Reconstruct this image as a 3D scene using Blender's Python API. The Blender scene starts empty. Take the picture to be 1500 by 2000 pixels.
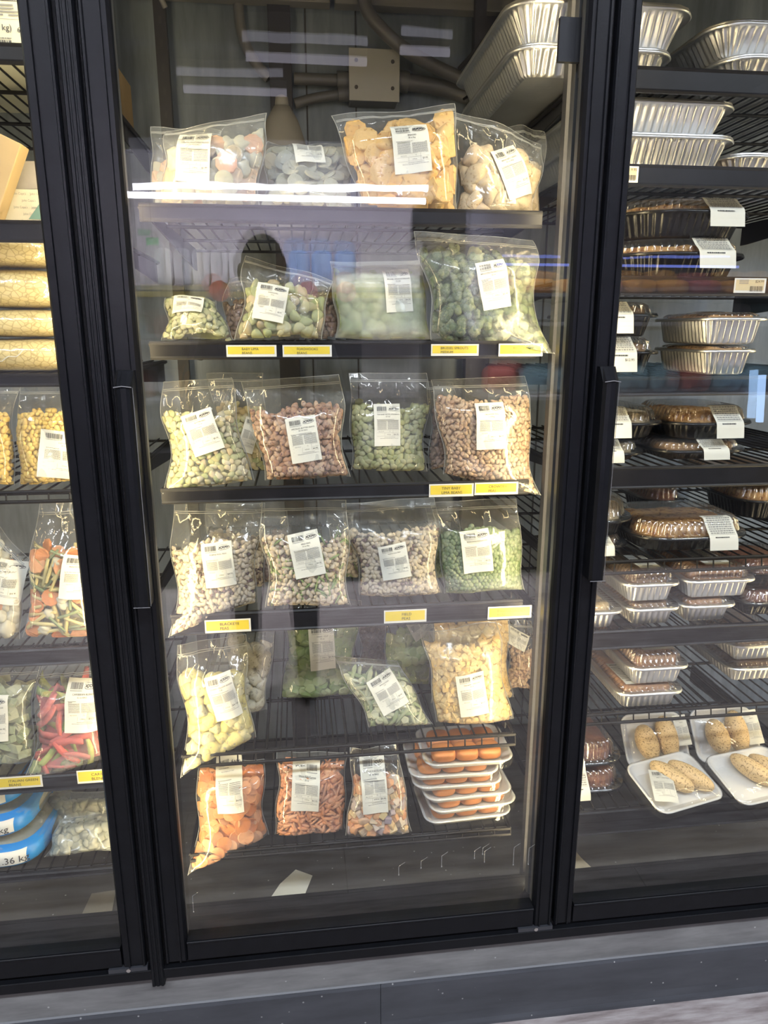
import bpy, bmesh, math, random
import numpy as np
from mathutils import Vector, Matrix, Euler

SC = bpy.context.scene
COL = SC.collection
PI = math.pi

# ------------------------------------------------------------------ camera
cam_data = bpy.data.cameras.new('camera')
cam_data.sensor_fit = 'VERTICAL'
cam_data.sensor_height = 24.0
cam_data.sensor_width = 18.0
cam_data.lens = 24.0 * 1387.0 / 2000.0
cam_data.clip_start = 0.02
cam = bpy.data.objects.new('camera', cam_data)
COL.objects.link(cam)
cam.location = (-0.0904, -1.1277, 1.37)
cam.rotation_euler = (math.radians(90 - 14.2), 0, math.radians(-6.9))
SC.camera = cam

# ------------------------------------------------------------------ world, lights, exposure
SC.view_settings.view_transform = 'Standard'
SC.view_settings.look = 'None'
SC.view_settings.gamma = 1.0
SC.view_settings.use_curve_mapping = False
SC.view_settings.exposure = 0.1
SC.cycles.max_bounces = 7
SC.cycles.diffuse_bounces = 3
SC.cycles.glossy_bounces = 3
SC.cycles.transmission_bounces = 4
SC.cycles.transparent_max_bounces = 24
SC.cycles.caustics_reflective = False
SC.cycles.caustics_refractive = False
SC.cycles.sample_clamp_indirect = 3.0
SC.cycles.use_denoising = True

world = bpy.data.worlds.new('store_air')
SC.world = world
world.use_nodes = True
world.node_tree.nodes['Background'].inputs[0].default_value = (0.55, 0.58, 0.66, 1)
world.node_tree.nodes['Background'].inputs[1].default_value = 0.12

LED_POWER = 45.0          # radiance of the lit lenses on the door mullions
AISLE_POWER = 70.0       # watts of each ceiling fixture over the aisle


def area_light(name, loc, rot, sx, sy, power, color):
    d = bpy.data.lights.new(name, 'AREA')
    d.shape = 'RECTANGLE'
    d.size = sx
    d.size_y = sy
    d.energy = power
    d.color = color
    o = bpy.data.objects.new(name, d)
    COL.objects.link(o)
    o.location = loc
    o.rotation_euler = rot
    return o


for k, (lx, ly) in enumerate([(-1.6, -1.75), (0.2, -1.75), (2.0, -1.75)]):
    area_light('aisle_fixture_light', (lx, ly, 2.96), (0, 0, 0), 1.2, 0.28, AISLE_POWER, (0.86, 0.91, 1.0))

# ------------------------------------------------------------------ materials
MATS = {}


def new_mat(name):
    m = bpy.data.materials.new(name)
    m.use_nodes = True
    nt = m.node_tree
    for n in list(nt.nodes):
        nt.nodes.remove(n)
    out = nt.nodes.new('ShaderNodeOutputMaterial')
    return m, nt, out


def node(nt, kind, **kw):
    n = nt.nodes.new(kind)
    for k, v in kw.items():
        if k.startswith('i_'):
            key = k[2:]
            key = int(key) if key.isdigit() else key.replace('_', ' ')
            n.inputs[key].default_value = v
        else:
            setattr(n, k, v)
    return n


def rgba(c):
    return (c[0], c[1], c[2], 1.0)


def ramp(nt, stops, interp='LINEAR'):
    r = nt.nodes.new('ShaderNodeValToRGB')
    r.color_ramp.interpolation = interp
    els = r.color_ramp.elements
    while len(els) > 1:
        els.remove(els[-1])
    els[0].position = stops[0][0]
    els[0].color = rgba(stops[0][1])
    for p, c in stops[1:]:
        e = els.new(p)
        e.color = rgba(c)
    return r


def coords(nt, scale=(1, 1, 1), rot=(0, 0, 0)):
    tc = node(nt, 'ShaderNodeTexCoord')
    mp = node(nt, 'ShaderNodeMapping')
    mp.inputs['Scale'].default_value = scale
    mp.inputs['Rotation'].default_value = rot
    nt.links.new(tc.outputs['Object'], mp.inputs['Vector'])
    return mp


def plain(name, color, rough=0.5, metal=0.0, spec=0.5, noise=0.0, nscale=8.0, bump=0.0, bscale=60.0, stretch=(1, 1, 1), coat=0.0):
    if name in MATS:
        return MATS[name]
    m, nt, out = new_mat(name)
    b = node(nt, 'ShaderNodeBsdfPrincipled')
    b.inputs['Base Color'].default_value = rgba(color)
    b.inputs['Roughness'].default_value = rough
    b.inputs['Metallic'].default_value = metal
    b.inputs['Specular IOR Level'].default_value = spec
    b.inputs['Coat Weight'].default_value = coat
    if noise or bump:
        mp = coords(nt, stretch)
    if noise:
        n = node(nt, 'ShaderNodeTexNoise', i_Scale=nscale, i_Detail=5.0)
        nt.links.new(mp.outputs[0], n.inputs['Vector'])
        lo = [max(0, c * (1 - noise)) for c in color]
        hi = [min(1, c * (1 + noise)) for c in color]
        r = ramp(nt, [(0.3, lo), (0.7, hi)])
        nt.links.new(n.outputs['Fac'], r.inputs[0])
        nt.links.new(r.outputs[0], b.inputs['Base Color'])
    if bump:
        n2 = node(nt, 'ShaderNodeTexNoise', i_Scale=bscale, i_Detail=4.0)
        nt.links.new(mp.outputs[0], n2.inputs['Vector'])
        bp = node(nt, 'ShaderNodeBump', i_Strength=bump, i_Distance=0.002)
        nt.links.new(n2.outputs['Fac'], bp.inputs['Height'])
        nt.links.new(bp.outputs[0], b.inputs['Normal'])
    nt.links.new(b.outputs[0], out.inputs[0])
    MATS[name] = m
    return m


def emit(name, color, strength):
    if name in MATS:
        return MATS[name]
    m, nt, out = new_mat(name)
    e = node(nt, 'ShaderNodeEmission')
    e.inputs[0].default_value = rgba(color)
    e.inputs[1].default_value = strength
    nt.links.new(e.outputs[0], out.inputs[0])
    MATS[name] = m
    return m


def schlick(nt, f0, power=5.0, normal=None):
    """facing-independent Fresnel weight, the same from both sides of a thin sheet"""
    geo = node(nt, 'ShaderNodeNewGeometry')
    dot = node(nt, 'ShaderNodeVectorMath', operation='DOT_PRODUCT')
    nt.links.new(geo.outputs['Incoming'], dot.inputs[0])
    if normal is None:
        nt.links.new(geo.outputs['Normal'], dot.inputs[1])
    else:
        nt.links.new(normal, dot.inputs[1])
    ab = node(nt, 'ShaderNodeMath', operation='ABSOLUTE')
    nt.links.new(dot.outputs['Value'], ab.inputs[0])
    om = node(nt, 'ShaderNodeMath', operation='SUBTRACT', use_clamp=True)
    om.inputs[0].default_value = 1.0
    nt.links.new(ab.outputs[0], om.inputs[1])
    pw = node(nt, 'ShaderNodeMath', operation='POWER')
    nt.links.new(om.outputs[0], pw.inputs[0])
    pw.inputs[1].default_value = power
    mul = node(nt, 'ShaderNodeMath', operation='MULTIPLY_ADD', use_clamp=True)
    nt.links.new(pw.outputs[0], mul.inputs[0])
    mul.inputs[1].default_value = 1.0 - f0
    mul.inputs[2].default_value = f0
    return mul.outputs[0]


def sheet(name, tint=(0.97, 0.97, 0.97), f0=0.06, rough=0.1, haze=0.06, haze_col=(0.9, 0.92, 0.9), bump=0.0, bscale=40.0, spots=0.0, stretch=(1, 1, 1)):
    """thin clear plastic or glass: see-through, mirror-like at grazing angles, a little milky"""
    if name in MATS:
        return MATS[name]
    m, nt, out = new_mat(name)
    tr = node(nt, 'ShaderNodeBsdfTransparent')
    tr.inputs[0].default_value = rgba(tint)
    gl = node(nt, 'ShaderNodeBsdfGlossy')
    gl.inputs[0].default_value = (1, 1, 1, 1)
    gl.inputs['Roughness'].default_value = rough
    nrm = None
    if bump or spots:
        mp = coords(nt, stretch)
    if bump:
        n = node(nt, 'ShaderNodeTexNoise', i_Scale=bscale, i_Detail=3.0, i_Distortion=0.6)
        nt.links.new(mp.outputs[0], n.inputs['Vector'])
        bp = node(nt, 'ShaderNodeBump', i_Strength=bump, i_Distance=0.004)
        nt.links.new(n.outputs['Fac'], bp.inputs['Height'])
        nt.links.new(bp.outputs[0], gl.inputs['Normal'])
        nrm = bp.outputs[0]
    mix = node(nt, 'ShaderNodeMixShader')
    nt.links.new(schlick(nt, f0, normal=nrm), mix.inputs[0])
    nt.links.new(tr.outputs[0], mix.inputs[1])
    nt.links.new(gl.outputs[0], mix.inputs[2])
    last = mix
    if haze:
        df = node(nt, 'ShaderNodeBsdfDiffuse')
        df.inputs[0].default_value = rgba(haze_col)
        tl = node(nt, 'ShaderNodeBsdfTranslucent')
        tl.inputs[0].default_value = rgba(haze_col)
        md = node(nt, 'ShaderNodeMixShader', i_0=0.4)
        nt.links.new(df.outputs[0], md.inputs[1])
        nt.links.new(tl.outputs[0], md.inputs[2])
        m2 = node(nt, 'ShaderNodeMixShader', i_0=haze)
        if spots:
            n = node(nt, 'ShaderNodeTexNoise', i_Scale=9.0, i_Detail=6.0, i_Roughness=0.7)
            nt.links.new(mp.outputs[0], n.inputs['Vector'])
            r = node(nt, 'ShaderNodeMapRange')
            r.inputs['From Min'].default_value = 0.48
            r.inputs['From Max'].default_value = 0.75
            r.inputs['To Min'].default_value = haze
            r.inputs['To Max'].default_value = min(1, haze + spots)
            nt.links.new(n.outputs['Fac'], r.inputs['Value'])
            nt.links.new(r.outputs[0], m2.inputs[0])
        nt.links.new(last.outputs[0], m2.inputs[1])
        nt.links.new(md.outputs[0], m2.inputs[2])
        last = m2
    nt.links.new(last.outputs[0], out.inputs[0])
    MATS[name] = m
    return m


def veg(name, colors, frost=0.18, rough=0.5, fscale=140.0, sss=0.0, speck=None, speck_scale=220.0, bump=0.25, speck_t=0.60):
    """frozen food: every piece takes its own tint from the palette, with patchy frost"""
    if name in MATS:
        return MATS[name]
    m, nt, out = new_mat(name)
    b = node(nt, 'ShaderNodeBsdfPrincipled')
    b.inputs['Roughness'].default_value = rough
    geo = node(nt, 'ShaderNodeNewGeometry')
    n_c = len(colors)
    r = ramp(nt, [((i + 0.5) / n_c, c) for i, c in enumerate(colors)])
    nt.links.new(geo.outputs['Random Per Island'], r.inputs[0])
    mp = coords(nt)
    n = node(nt, 'ShaderNodeTexNoise', i_Scale=fscale, i_Detail=5.0, i_Roughness=0.7)
    nt.links.new(mp.outputs[0], n.inputs['Vector'])
    n1 = node(nt, 'ShaderNodeTexNoise', i_Scale=24.0, i_Detail=3.0)
    nt.links.new(mp.outputs[0], n1.inputs['Vector'])
    ad = node(nt, 'ShaderNodeMath', operation='MULTIPLY')
    nt.links.new(n.outputs['Fac'], ad.inputs[0])
    nt.links.new(n1.outputs['Fac'], ad.inputs[1])
    mr = node(nt, 'ShaderNodeMapRange')
    mr.inputs['From Min'].default_value = 0.2
    mr.inputs['From Max'].default_value = 0.42
    mr.inputs['To Max'].default_value = min(1.0, frost * 0.8)
    nt.links.new(ad.outputs[0], mr.inputs['Value'])
    mx = node(nt, 'ShaderNodeMix', data_type='RGBA')
    nt.links.new(mr.outputs[0], mx.inputs[0])
    nt.links.new(r.outputs[0], mx.inputs[6])
    mx.inputs[7].default_value = (0.82, 0.83, 0.8, 1)
    col = mx.outputs[2]
    if speck is not None:
        v = node(nt, 'ShaderNodeTexNoise', i_Scale=speck_scale, i_Detail=2.0)
        nt.links.new(mp.outputs[0], v.inputs['Vector'])
        r2 = ramp(nt, [(speck_t, (0, 0, 0)), (speck_t + 0.06, (1, 1, 1))])
        nt.links.new(v.outputs['Fac'], r2.inputs[0])
        mx2 = node(nt, 'ShaderNodeMix', data_type='RGBA')
        nt.links.new(r2.outputs[0], mx2.inputs[0])
        nt.links.new(col, mx2.inputs[6])
        mx2.inputs[7].default_value = rgba(speck)
        col = mx2.outputs[2]
    nt.links.new(col, b.inputs['Base Color'])
    if bump:
        bp = node(nt, 'ShaderNodeBump', i_Strength=bump, i_Distance=0.002)
        nt.links.new(n.outputs['Fac'], bp.inputs['Height'])
        nt.links.new(bp.outputs[0], b.inputs['Normal'])
    nt.links.new(b.outputs[0], out.inputs[0])
    MATS[name] = m
    return m


BLACK = plain('black_anodised', (0.0055, 0.006, 0.0075), 0.36, spec=0.16, bump=0.05, bscale=260, noise=0.15, nscale=40)
BLACK_SOFT = plain('black_gasket', (0.005, 0.005, 0.006), 0.7, spec=0.2)
BLACK_EDGE = plain('black_worn_edge', (0.03, 0.032, 0.038), 0.3, spec=0.6)
RAIL = plain('black_price_channel', (0.010, 0.010, 0.013), 0.4, spec=0.3, noise=0.25, nscale=30)
WIRE = plain('dark_coated_wire', (0.010, 0.009, 0.009), 0.45, spec=0.3)
STEEL = plain('brushed_steel', (0.42, 0.4, 0.37), 0.35, metal=0.9, noise=0.15, nscale=20, stretch=(1, 1, 0.1))
SCREW = plain('screw_steel', (0.6, 0.58, 0.55), 0.3, metal=1.0)
PAPER = plain('label_paper', (0.80, 0.79, 0.70), 0.6, bump=0.12, bscale=30)
PAPER_WHITE = plain('white_card', (0.82, 0.81, 0.76), 0.6)
INK = plain('black_print', (0.045, 0.045, 0.05), 0.6)
INK_SOFT = plain('fine_print', (0.30, 0.30, 0.29), 0.6)
YELLOW = plain('yellow_tag_paper', (0.86, 0.66, 0.07), 0.5, noise=0.06, nscale=12)
CREAM_TAG = plain('cream_tag_paper', (0.72, 0.60, 0.36), 0.55, noise=0.06, nscale=12)
FOIL = plain('crinkled_foil', (0.95, 0.95, 0.94), 0.40, metal=1.0, bump=0.55, bscale=55, noise=0.08, nscale=14)
BLACK_PLASTIC = plain('black_food_plastic', (0.01, 0.01, 0.011), 0.25, spec=0.6)
FOAM = plain('white_foam', (0.80, 0.79, 0.76), 0.55, bump=0.1, bscale=200)
CLEAR_LID = sheet('clear_lid_plastic', (0.98, 0.98, 0.97), 0.17, 0.14, haze=0.022, bump=0.12, bscale=30)
FILM = sheet('bag_film', (0.985, 0.985, 0.98), 0.05, 0.10, haze=0.075, haze_col=(0.92, 0.93, 0.9), bump=0.6, bscale=20, spots=0.20)
FILM_FROST = sheet('frosted_bag_film', (0.97, 0.97, 0.96), 0.045, 0.16, haze=0.12, haze_col=(0.9, 0.92, 0.9), bump=0.6, bscale=24, spots=0.30)
FILM_REFLECTION = sheet('reflection_hazed_film', (0.95, 0.97, 0.94), 0.045, 0.2, haze=0.36, haze_col=(0.90, 0.92, 0.87), bump=0.5, bscale=20, spots=0.3)  # white haze in the film stands in for a reflection over the sprouts
ZIP = sheet('zip_strip_plastic', (0.95, 0.95, 0.95), 0.10, 0.12, haze=0.42)
WRAP = sheet('cling_wrap', (0.99, 0.99, 0.99), 0.05, 0.07, haze=0.02, bump=0.7, bscale=26)
LED = emit('lit_lens', (1.0, 0.80, 0.46), LED_POWER)


# ------------------------------------------------------------------ mesh builder
class MB:
    def __init__(self):
        self.v = []
        self.nv = 0
        self.loops = []
        self.tot = []
        self.mat = []
        self.smooth = []

    def add(self, verts, faces, mat=0, smooth=False):
        verts = np.asarray(verts, float).reshape(-1, 3)
        base = self.nv
        self.v.append(verts)
        self.nv += len(verts)
        if isinstance(faces, np.ndarray):
            self.loops.append((faces + base).ravel())
            k = len(faces)
            self.tot.append(np.full(k, faces.shape[1]))
        else:
            k = len(faces)
            self.loops.append(np.array([i + base for f in faces for i in f], int))
            self.tot.append(np.array([len(f) for f in faces], int))
        self.mat.append(np.full(k, mat))
        self.smooth.append(np.full(k, smooth))
        return self

    def box(self, x0, x1, y0, y1, z0, z1, mat=0):
        v = [(x0, y0, z0), (x1, y0, z0), (x1, y1, z0), (x0, y1, z0), (x0, y0, z1), (x1, y0, z1), (x1, y1, z1), (x0, y1, z1)]
        f = [(0, 3, 2, 1), (4, 5, 6, 7), (0, 1, 5, 4), (1, 2, 6, 5), (2, 3, 7, 6), (3, 0, 4, 7)]
        return self.add(v, f, mat)

    def quad(self, a, b, c, d, mat=0):
        return self.add([a, b, c, d], [(0, 1, 2, 3)], mat)

    def tube(self, pts, r, n=8, mat=0, smooth=True, caps=True):
        P = [np.array(p, float) for p in pts]
        rs = r if isinstance(r, (list, tuple)) else [r] * len(P)
        rings = []
        up = None
        for i, p in enumerate(P):
            t = P[min(i + 1, len(P) - 1)] - P[max(i - 1, 0)]
            t = t / (np.linalg.norm(t) + 1e-12)
            if up is None:
                a = np.array([0, 0, 1.0]) if abs(t[2]) < 0.9 else np.array([1.0, 0, 0])
            else:
                a = up
            b1 = np.cross(t, a)
            b1 /= np.linalg.norm(b1) + 1e-12
            b2 = np.cross(b1, t)
            up = b2
            ang = np.arange(n) * 2 * PI / n
            rings.append(p + rs[i] * (np.outer(np.cos(ang), b1) + np.outer(np.sin(ang), b2)))
        return self.loft(rings, mat, smooth, caps, caps)

    def loft(self, rings, mat=0, smooth=True, cap0=True, cap1=True):
        n = len(rings[0])
        V = np.concatenate([np.asarray(r, float) for r in rings])
        m = len(rings)
        i = np.arange(n)
        j = (i + 1) % n
        F = []
        for k in range(m - 1):
            F.append(np.stack([k * n + i, k * n + j, (k + 1) * n + j, (k + 1) * n + i], 1))
        self.add(V, np.concatenate(F), mat, smooth)
        if cap0:
            self.add(V[:n], [tuple(range(n))[::-1]], mat, False)
        if cap1:
            self.add(V[-n:], [tuple(range(n))], mat, False)
        return self

    def grid(self, P, mat=0, smooth=True, flip=False):
        """P: (rows, cols, 3)"""
        r, c, _ = P.shape
        a = (np.arange(r - 1)[:, None] * c + np.arange(c - 1)[None, :]).ravel()
        F = np.stack([a, a + 1, a + c + 1, a + c], 1)
        if flip:
            F = F[:, ::-1]
        return self.add(P.reshape(-1, 3), F, mat, smooth)

    def transform(self, M):
        M = np.array(M)
        self.v = [v @ M[:3, :3].T + M[:3, 3] for v in self.v]
        return self

    def build(self, name, mats, parent=None, loc=None, bevel=0.0):
        me = bpy.data.meshes.new(name)
        V = np.concatenate(self.v)
        L = np.concatenate(self.loops).astype(np.int32)
        T = np.concatenate(self.tot).astype(np.int32)
        me.vertices.add(len(V))
        me.vertices.foreach_set('co', V.astype(np.float32).ravel())
        me.loops.add(len(L))
        me.loops.foreach_set('vertex_index', L)
        me.polygons.add(len(T))
        me.polygons.foreach_set('loop_start', np.concatenate([[0], np.cumsum(T)[:-1]]).astype(np.int32))
        me.polygons.foreach_set('material_index', np.concatenate(self.mat).astype(np.int32))
        me.polygons.foreach_set('use_smooth', np.concatenate(self.smooth).astype(bool))
        if not isinstance(mats, (list, tuple)):
            mats = [mats]
        for m in mats:
            me.materials.append(m)
        me.update(calc_edges=True)
        me.validate()
        o = bpy.data.objects.new(name, me)
        COL.objects.link(o)
        if parent is not None:
            o.parent = parent
        if loc is not None:
            o.location = loc
        if bevel:
            b = o.modifiers.new('bevel', 'BEVEL')
            b.width = bevel
            b.segments = 2
            b.limit_method = 'ANGLE'
        return o


def tag(o, label=None, cat=None, group=None, kind=None):
    if label:
        o['label'] = label
    if cat:
        o['category'] = cat
    if group:
        o['group'] = group
    if kind:
        o['kind'] = kind
    return o


def thing(name, label, cat, loc=(0, 0, 0), rot=(0, 0, 0), group=None):
    o = bpy.data.objects.new(name, None)
    o.empty_display_size = 0.03
    COL.objects.link(o)
    o.location = loc
    o.rotation_euler = rot
    return tag(o, label, cat, group)


def box_obj(name, mat, x0, x1, y0, y1, z0, z1, parent=None, bevel=0.0, kind=None):
    o = MB().box(x0, x1, y0, y1, z0, z1).build(name, mat, parent, bevel=bevel)
    if kind:
        o['kind'] = kind
    return o


# ------------------------------------------------------------------ text and printed labels
_TEXT = {}


def text_geo(body):
    """outline font letters as flat polygons, unit cap height about 0.7"""
    if body in _TEXT:
        return _TEXT[body]
    c = bpy.data.curves.new('letters', 'FONT')
    c.body = body
    c.size = 1.0
    c.resolution_u = 2
    o = bpy.data.objects.new('letters', c)
    me = o.to_mesh()
    V = np.array([v.co[:2] for v in me.vertices], float).reshape(-1, 2)
    F = [tuple(p.vertices) for p in me.polygons]
    o.to_mesh_clear()
    bpy.data.objects.remove(o)
    bpy.data.curves.remove(c)
    _TEXT[body] = (V, F)
    return V, F


class Print:
    """flat ink shapes in label coordinates: x 0..w, y 0..h"""

    def __init__(self):
        self.items = []

    def rect(self, x0, y0, x1, y1, m=1):
        self.items.append((np.array([(x0, y0), (x1, y0), (x1, y1), (x0, y1)]), [(0, 1, 2, 3)], m))

    def poly(self, V, F, m=1):
        self.items.append((np.asarray(V, float), F, m))

    def stroke(self, pts, w, m=1):
        for (xa, ya), (xb, yb) in zip(pts[:-1], pts[1:]):
            d = math.hypot(xb - xa, yb - ya) + 1e-9
            nx, ny = -(yb - ya) / d * w / 2, (xb - xa) / d * w / 2
            self.items.append((np.array([(xa + nx, ya + ny), (xa - nx, ya - ny), (xb - nx, yb - ny), (xb + nx, yb + ny)]), [(0, 1, 2, 3)], m))

    def text(self, body, x, y, size, maxw=None, align='c', m=1, squeeze=1.0):
        V, F = text_geo(body)
        if not len(V):
            return
        wd = V[:, 0].max() - V[:, 0].min()
        sx = size * squeeze
        if maxw and wd * sx > maxw:
            sx = maxw / wd
        P = V.copy()
        P[:, 0] = (P[:, 0] - V[:, 0].min()) * sx
        P[:, 1] *= size
        off = {'c': -wd * sx / 2, 'l': 0, 'r': -wd * sx}[align]
        P[:, 0] += x + off
        P[:, 1] += y
        self.items.append((P, F, m))


def barcode(pr, x0, y0, x1, y1, rng, m=1):
    x = x0
    while x < x1:
        w = (x1 - x0) * rng.choice([0.012, 0.02, 0.032])
        if x + w > x1:
            break
        pr.rect(x, y0, x + w, y1, m)
        x += w + (x1 - x0) * rng.choice([0.014, 0.022, 0.034])


def fine_rows(pr, x0, x1, y0, y1, rows, rng, m=2, fillh=0.55, gap=0.25):
    dy = (y1 - y0) / rows
    for r in range(rows):
        y = y1 - (r + 1) * dy
        x = x0 + rng.random() * 0.01 * (x1 - x0)
        while x < x1:
            w = (x1 - x0) * rng.uniform(0.03, 0.12)
            xe = min(x1, x + w)
            pr.rect(x, y, xe, y + dy * fillh, m)
            x = xe + (x1 - x0) * gap * 0.08


def store_label(w, h, title, size, price, seed, flip=False):
    rng = random.Random(seed)
    pr = Print()
    bx = (0.12, 0.50) if not flip else (0.52, 0.90)
    lx = 0.56 if not flip else 0.08
    barcode(pr, bx[0] * w, 0.83 * h, bx[1] * w, 0.935 * h, rng)
    fine_rows(pr, bx[0] * w, bx[1] * w, 0.80 * h, 0.822 * h, 1, rng)
    # oval store mark with scribbled lettering
    el = [((lx + 0.19 + 0.185 * math.cos(a)) * w, (0.868 + 0.036 * math.sin(a) + 0.01 * math.cos(a)) * h) for a in np.linspace(0, 2 * PI, 15)]
    pr.stroke(el, 0.012 * w)
    pr.stroke([((lx + 0.04 + 0.03 * k) * w, (0.862 + 0.016 * math.sin(k * 2.1) + 0.002 * k) * h) for k in range(11)], 0.02 * w)
    pr.stroke([((lx + 0.02 + 0.035 * k) * w, (0.895 + 0.01 * math.cos(k * 2.7)) * h) for k in range(9)], 0.014 * w)
    fine_rows(pr, (lx + 0.05) * w, (lx + 0.3) * w, 0.925 * h, 0.945 * h, 1, rng)
    pr.text(title, 0.54 * w, 0.735 * h, 0.044 * h, 0.84 * w)
    if size:
        pr.text(size, 0.53 * w, 0.685 * h, 0.040 * h, 0.4 * w)
    fine_rows(pr, 0.1 * w, rng.uniform(0.35, 0.9) * w, 0.625 * h, 0.645 * h, 1, rng, 2)
    # ingredients box
    fine_rows(pr, 0.12 * w, 0.47 * w, 0.40 * h, 0.60 * h, 9, rng, 2)
    fine_rows(pr, 0.52 * w, 0.93 * w, 0.40 * h, 0.60 * h, 9, rng, 2)
    pr.rect(0.12 * w, 0.604 * h, 0.93 * w, 0.612 * h, 1)
    for y in (0.385, 0.315, 0.235):
        pr.rect(0.1 * w, y * h, 0.95 * w, (y + 0.004) * h, 2)
    for x, a, b in ((0.4, 0.235, 0.315), (0.72, 0.235, 0.385)):
        pr.rect(x * w, a * h, (x + 0.006) * w, b * h, 2)
    pr.text('06/15/19', 0.27 * w, 0.335 * h, 0.036 * h, 0.28 * w, m=2)
    pr.text('32', 0.6 * w, 0.34 * h, 0.032 * h, m=2)
    if price:
        pr.text(price + '/ea', 0.56 * w, 0.262 * h, 0.034 * h, 0.28 * w, m=1)
        pr.text('$' + price, 0.84 * w, 0.255 * h, 0.052 * h, 0.2 * w, m=1)
    fine_rows(pr, 0.38 * w, 0.8 * w, 0.205 * h, 0.222 * h, 1, rng, 2)
    fine_rows(pr, 0.22 * w, 0.93 * w, 0.175 * h, 0.193 * h, 1, rng, 2)
    return pr


def label_mesh(name, pr, w, h, fmap, parent, mats=None, nx=5, ny=8, lift=0.0004, curl=0.0):
    """fmap: (n,2) label coords -> (n,3) points and an outward direction"""
    mats = mats or [PAPER, INK, INK_SOFT]
    b = MB()
    gx, gy = np.meshgrid(np.linspace(0, w, nx + 1), np.linspace(0, h, ny + 1))
    P, N = fmap(np.stack([gx.ravel(), gy.ravel()], 1))
    b.grid(P.reshape(ny + 1, nx + 1, 3), 0, True)
    for V, F, m in pr.items:
        Q, N2 = fmap(V)
        Q = Q + N2 * lift
        b.add(Q, F, m)
    return b.build(name, mats, parent)

# ------------------------------------------------------------------ food piece templates (unit size)
def ico(sub):
    bm = bmesh.new()
    bmesh.ops.create_icosphere(bm, subdivisions=sub, radius=1.0)
    V = np.array([v.co[:] for v in bm.verts])
    F = np.array([[v.index for v in f.verts] for f in bm.faces])
    bm.free()
    return V, F


ICO2 = ico(2)
ICO3 = ico(3)


def tri(F):
    out = []
    for f in F:
        for k in range(1, len(f) - 1):
            out.append((f[0], f[k], f[k + 1]))
    return np.array(out)


def lathe_piece(profile, n, lobes=0, amp=0.0):
    """closed solid of revolution about z: profile [(r, z)...]"""
    rings = []
    for r, z in profile:
        a = np.arange(n) * 2 * PI / n
        rr = r * (1 + amp * np.cos(lobes * a)) if lobes else np.full(n, r)
        rings.append(np.stack([rr * np.cos(a), rr * np.sin(a), np.full(n, z)], 1))
    V = np.concatenate(rings)
    F = []
    for k in range(len(profile) - 1):
        for i in range(n):
            j = (i + 1) % n
            F.append((k * n + i, k * n + j, (k + 1) * n + j, (k + 1) * n + i))
    F.append(tuple(range(n))[::-1])
    F.append(tuple(range((len(profile) - 1) * n, len(profile) * n)))
    return V, tri(F)


def lumps(seed, amp, base=ICO3, freq=2.2, sq=(1, 1, 1)):
    rng = np.random.RandomState(seed)
    V, F = base
    d = np.zeros(len(V))
    for k in range(5):
        w = rng.normal(size=3) * freq
        d += np.sin(V @ w + rng.rand() * 6) / 5
    return V * (1 + amp * d[:, None] * 2) * np.array(sq), F


def kidney(base=ICO2):
    V, F = base
    V = V * np.array([1.0, 0.68, 0.55])
    V[:, 1] += 0.32 * V[:, 0] ** 2 - 0.1
    return V, F


def capsule(length, r0, r1, n=8, bend=0.0, m=6):
    prof = []
    for k in range(m + 1):
        t = k / m
        r = (r0 + (r1 - r0) * t) * min(1.0, math.sqrt(max(0.02, 1 - (2 * t - 1) ** 6)))
        prof.append((r, (t - 0.5) * length))
    V, F = lathe_piece(prof, n)
    V = V[:, [2, 0, 1]]
    V[:, 1] += bend * V[:, 0] ** 2
    return V, F


def boxy(x, y, z, taper=1.0, bend=0.0):
    ring = lambda sx, s: [(sx * x, -y * s, -z * s), (sx * x, y * s, -z * s), (sx * x, y * s, z * s), (sx * x, -y * s, z * s)]
    rows = [ring(-1, 0.8), ring(-0.9, 1), ring(-0.3, 1), ring(0.3, 1), ring(0.9, taper), ring(1, 0.8 * taper)]
    V = np.array([p for r in rows for p in r])
    F = []
    for k in range(5):
        for i in range(4):
            F.append((k * 4 + i, k * 4 + (i + 1) % 4, (k + 1) * 4 + (i + 1) % 4, (k + 1) * 4 + i))
    F += [(3, 2, 1, 0), (20, 21, 22, 23)]
    V[:, 1] += bend * (V[:, 0] / x) ** 2
    return V, tri(F)


def floret(seed):
    rng = np.random.RandomState(seed)
    Vs, Fs = [], []
    off = 0
    V, F = capsule(1.0, 0.26, 0.38, 7)
    V = V[:, [1, 0, 2]] + np.array([0, -0.45, 0])
    parts = [(V, F)]
    for k in range(13):
        a, r = rng.rand() * 2 * PI, 0.62 * math.sqrt(rng.rand())
        c = np.array([r * math.cos(a), 0.25 + 0.3 * (1 - r) + 0.1 * rng.rand(), r * math.sin(a)])
        L, LF = lumps(seed * 7 + k, 0.22, ICO2, 4.0)
        parts.append((L * (0.30 + 0.12 * rng.rand()) + c, LF))
    return parts


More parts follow.
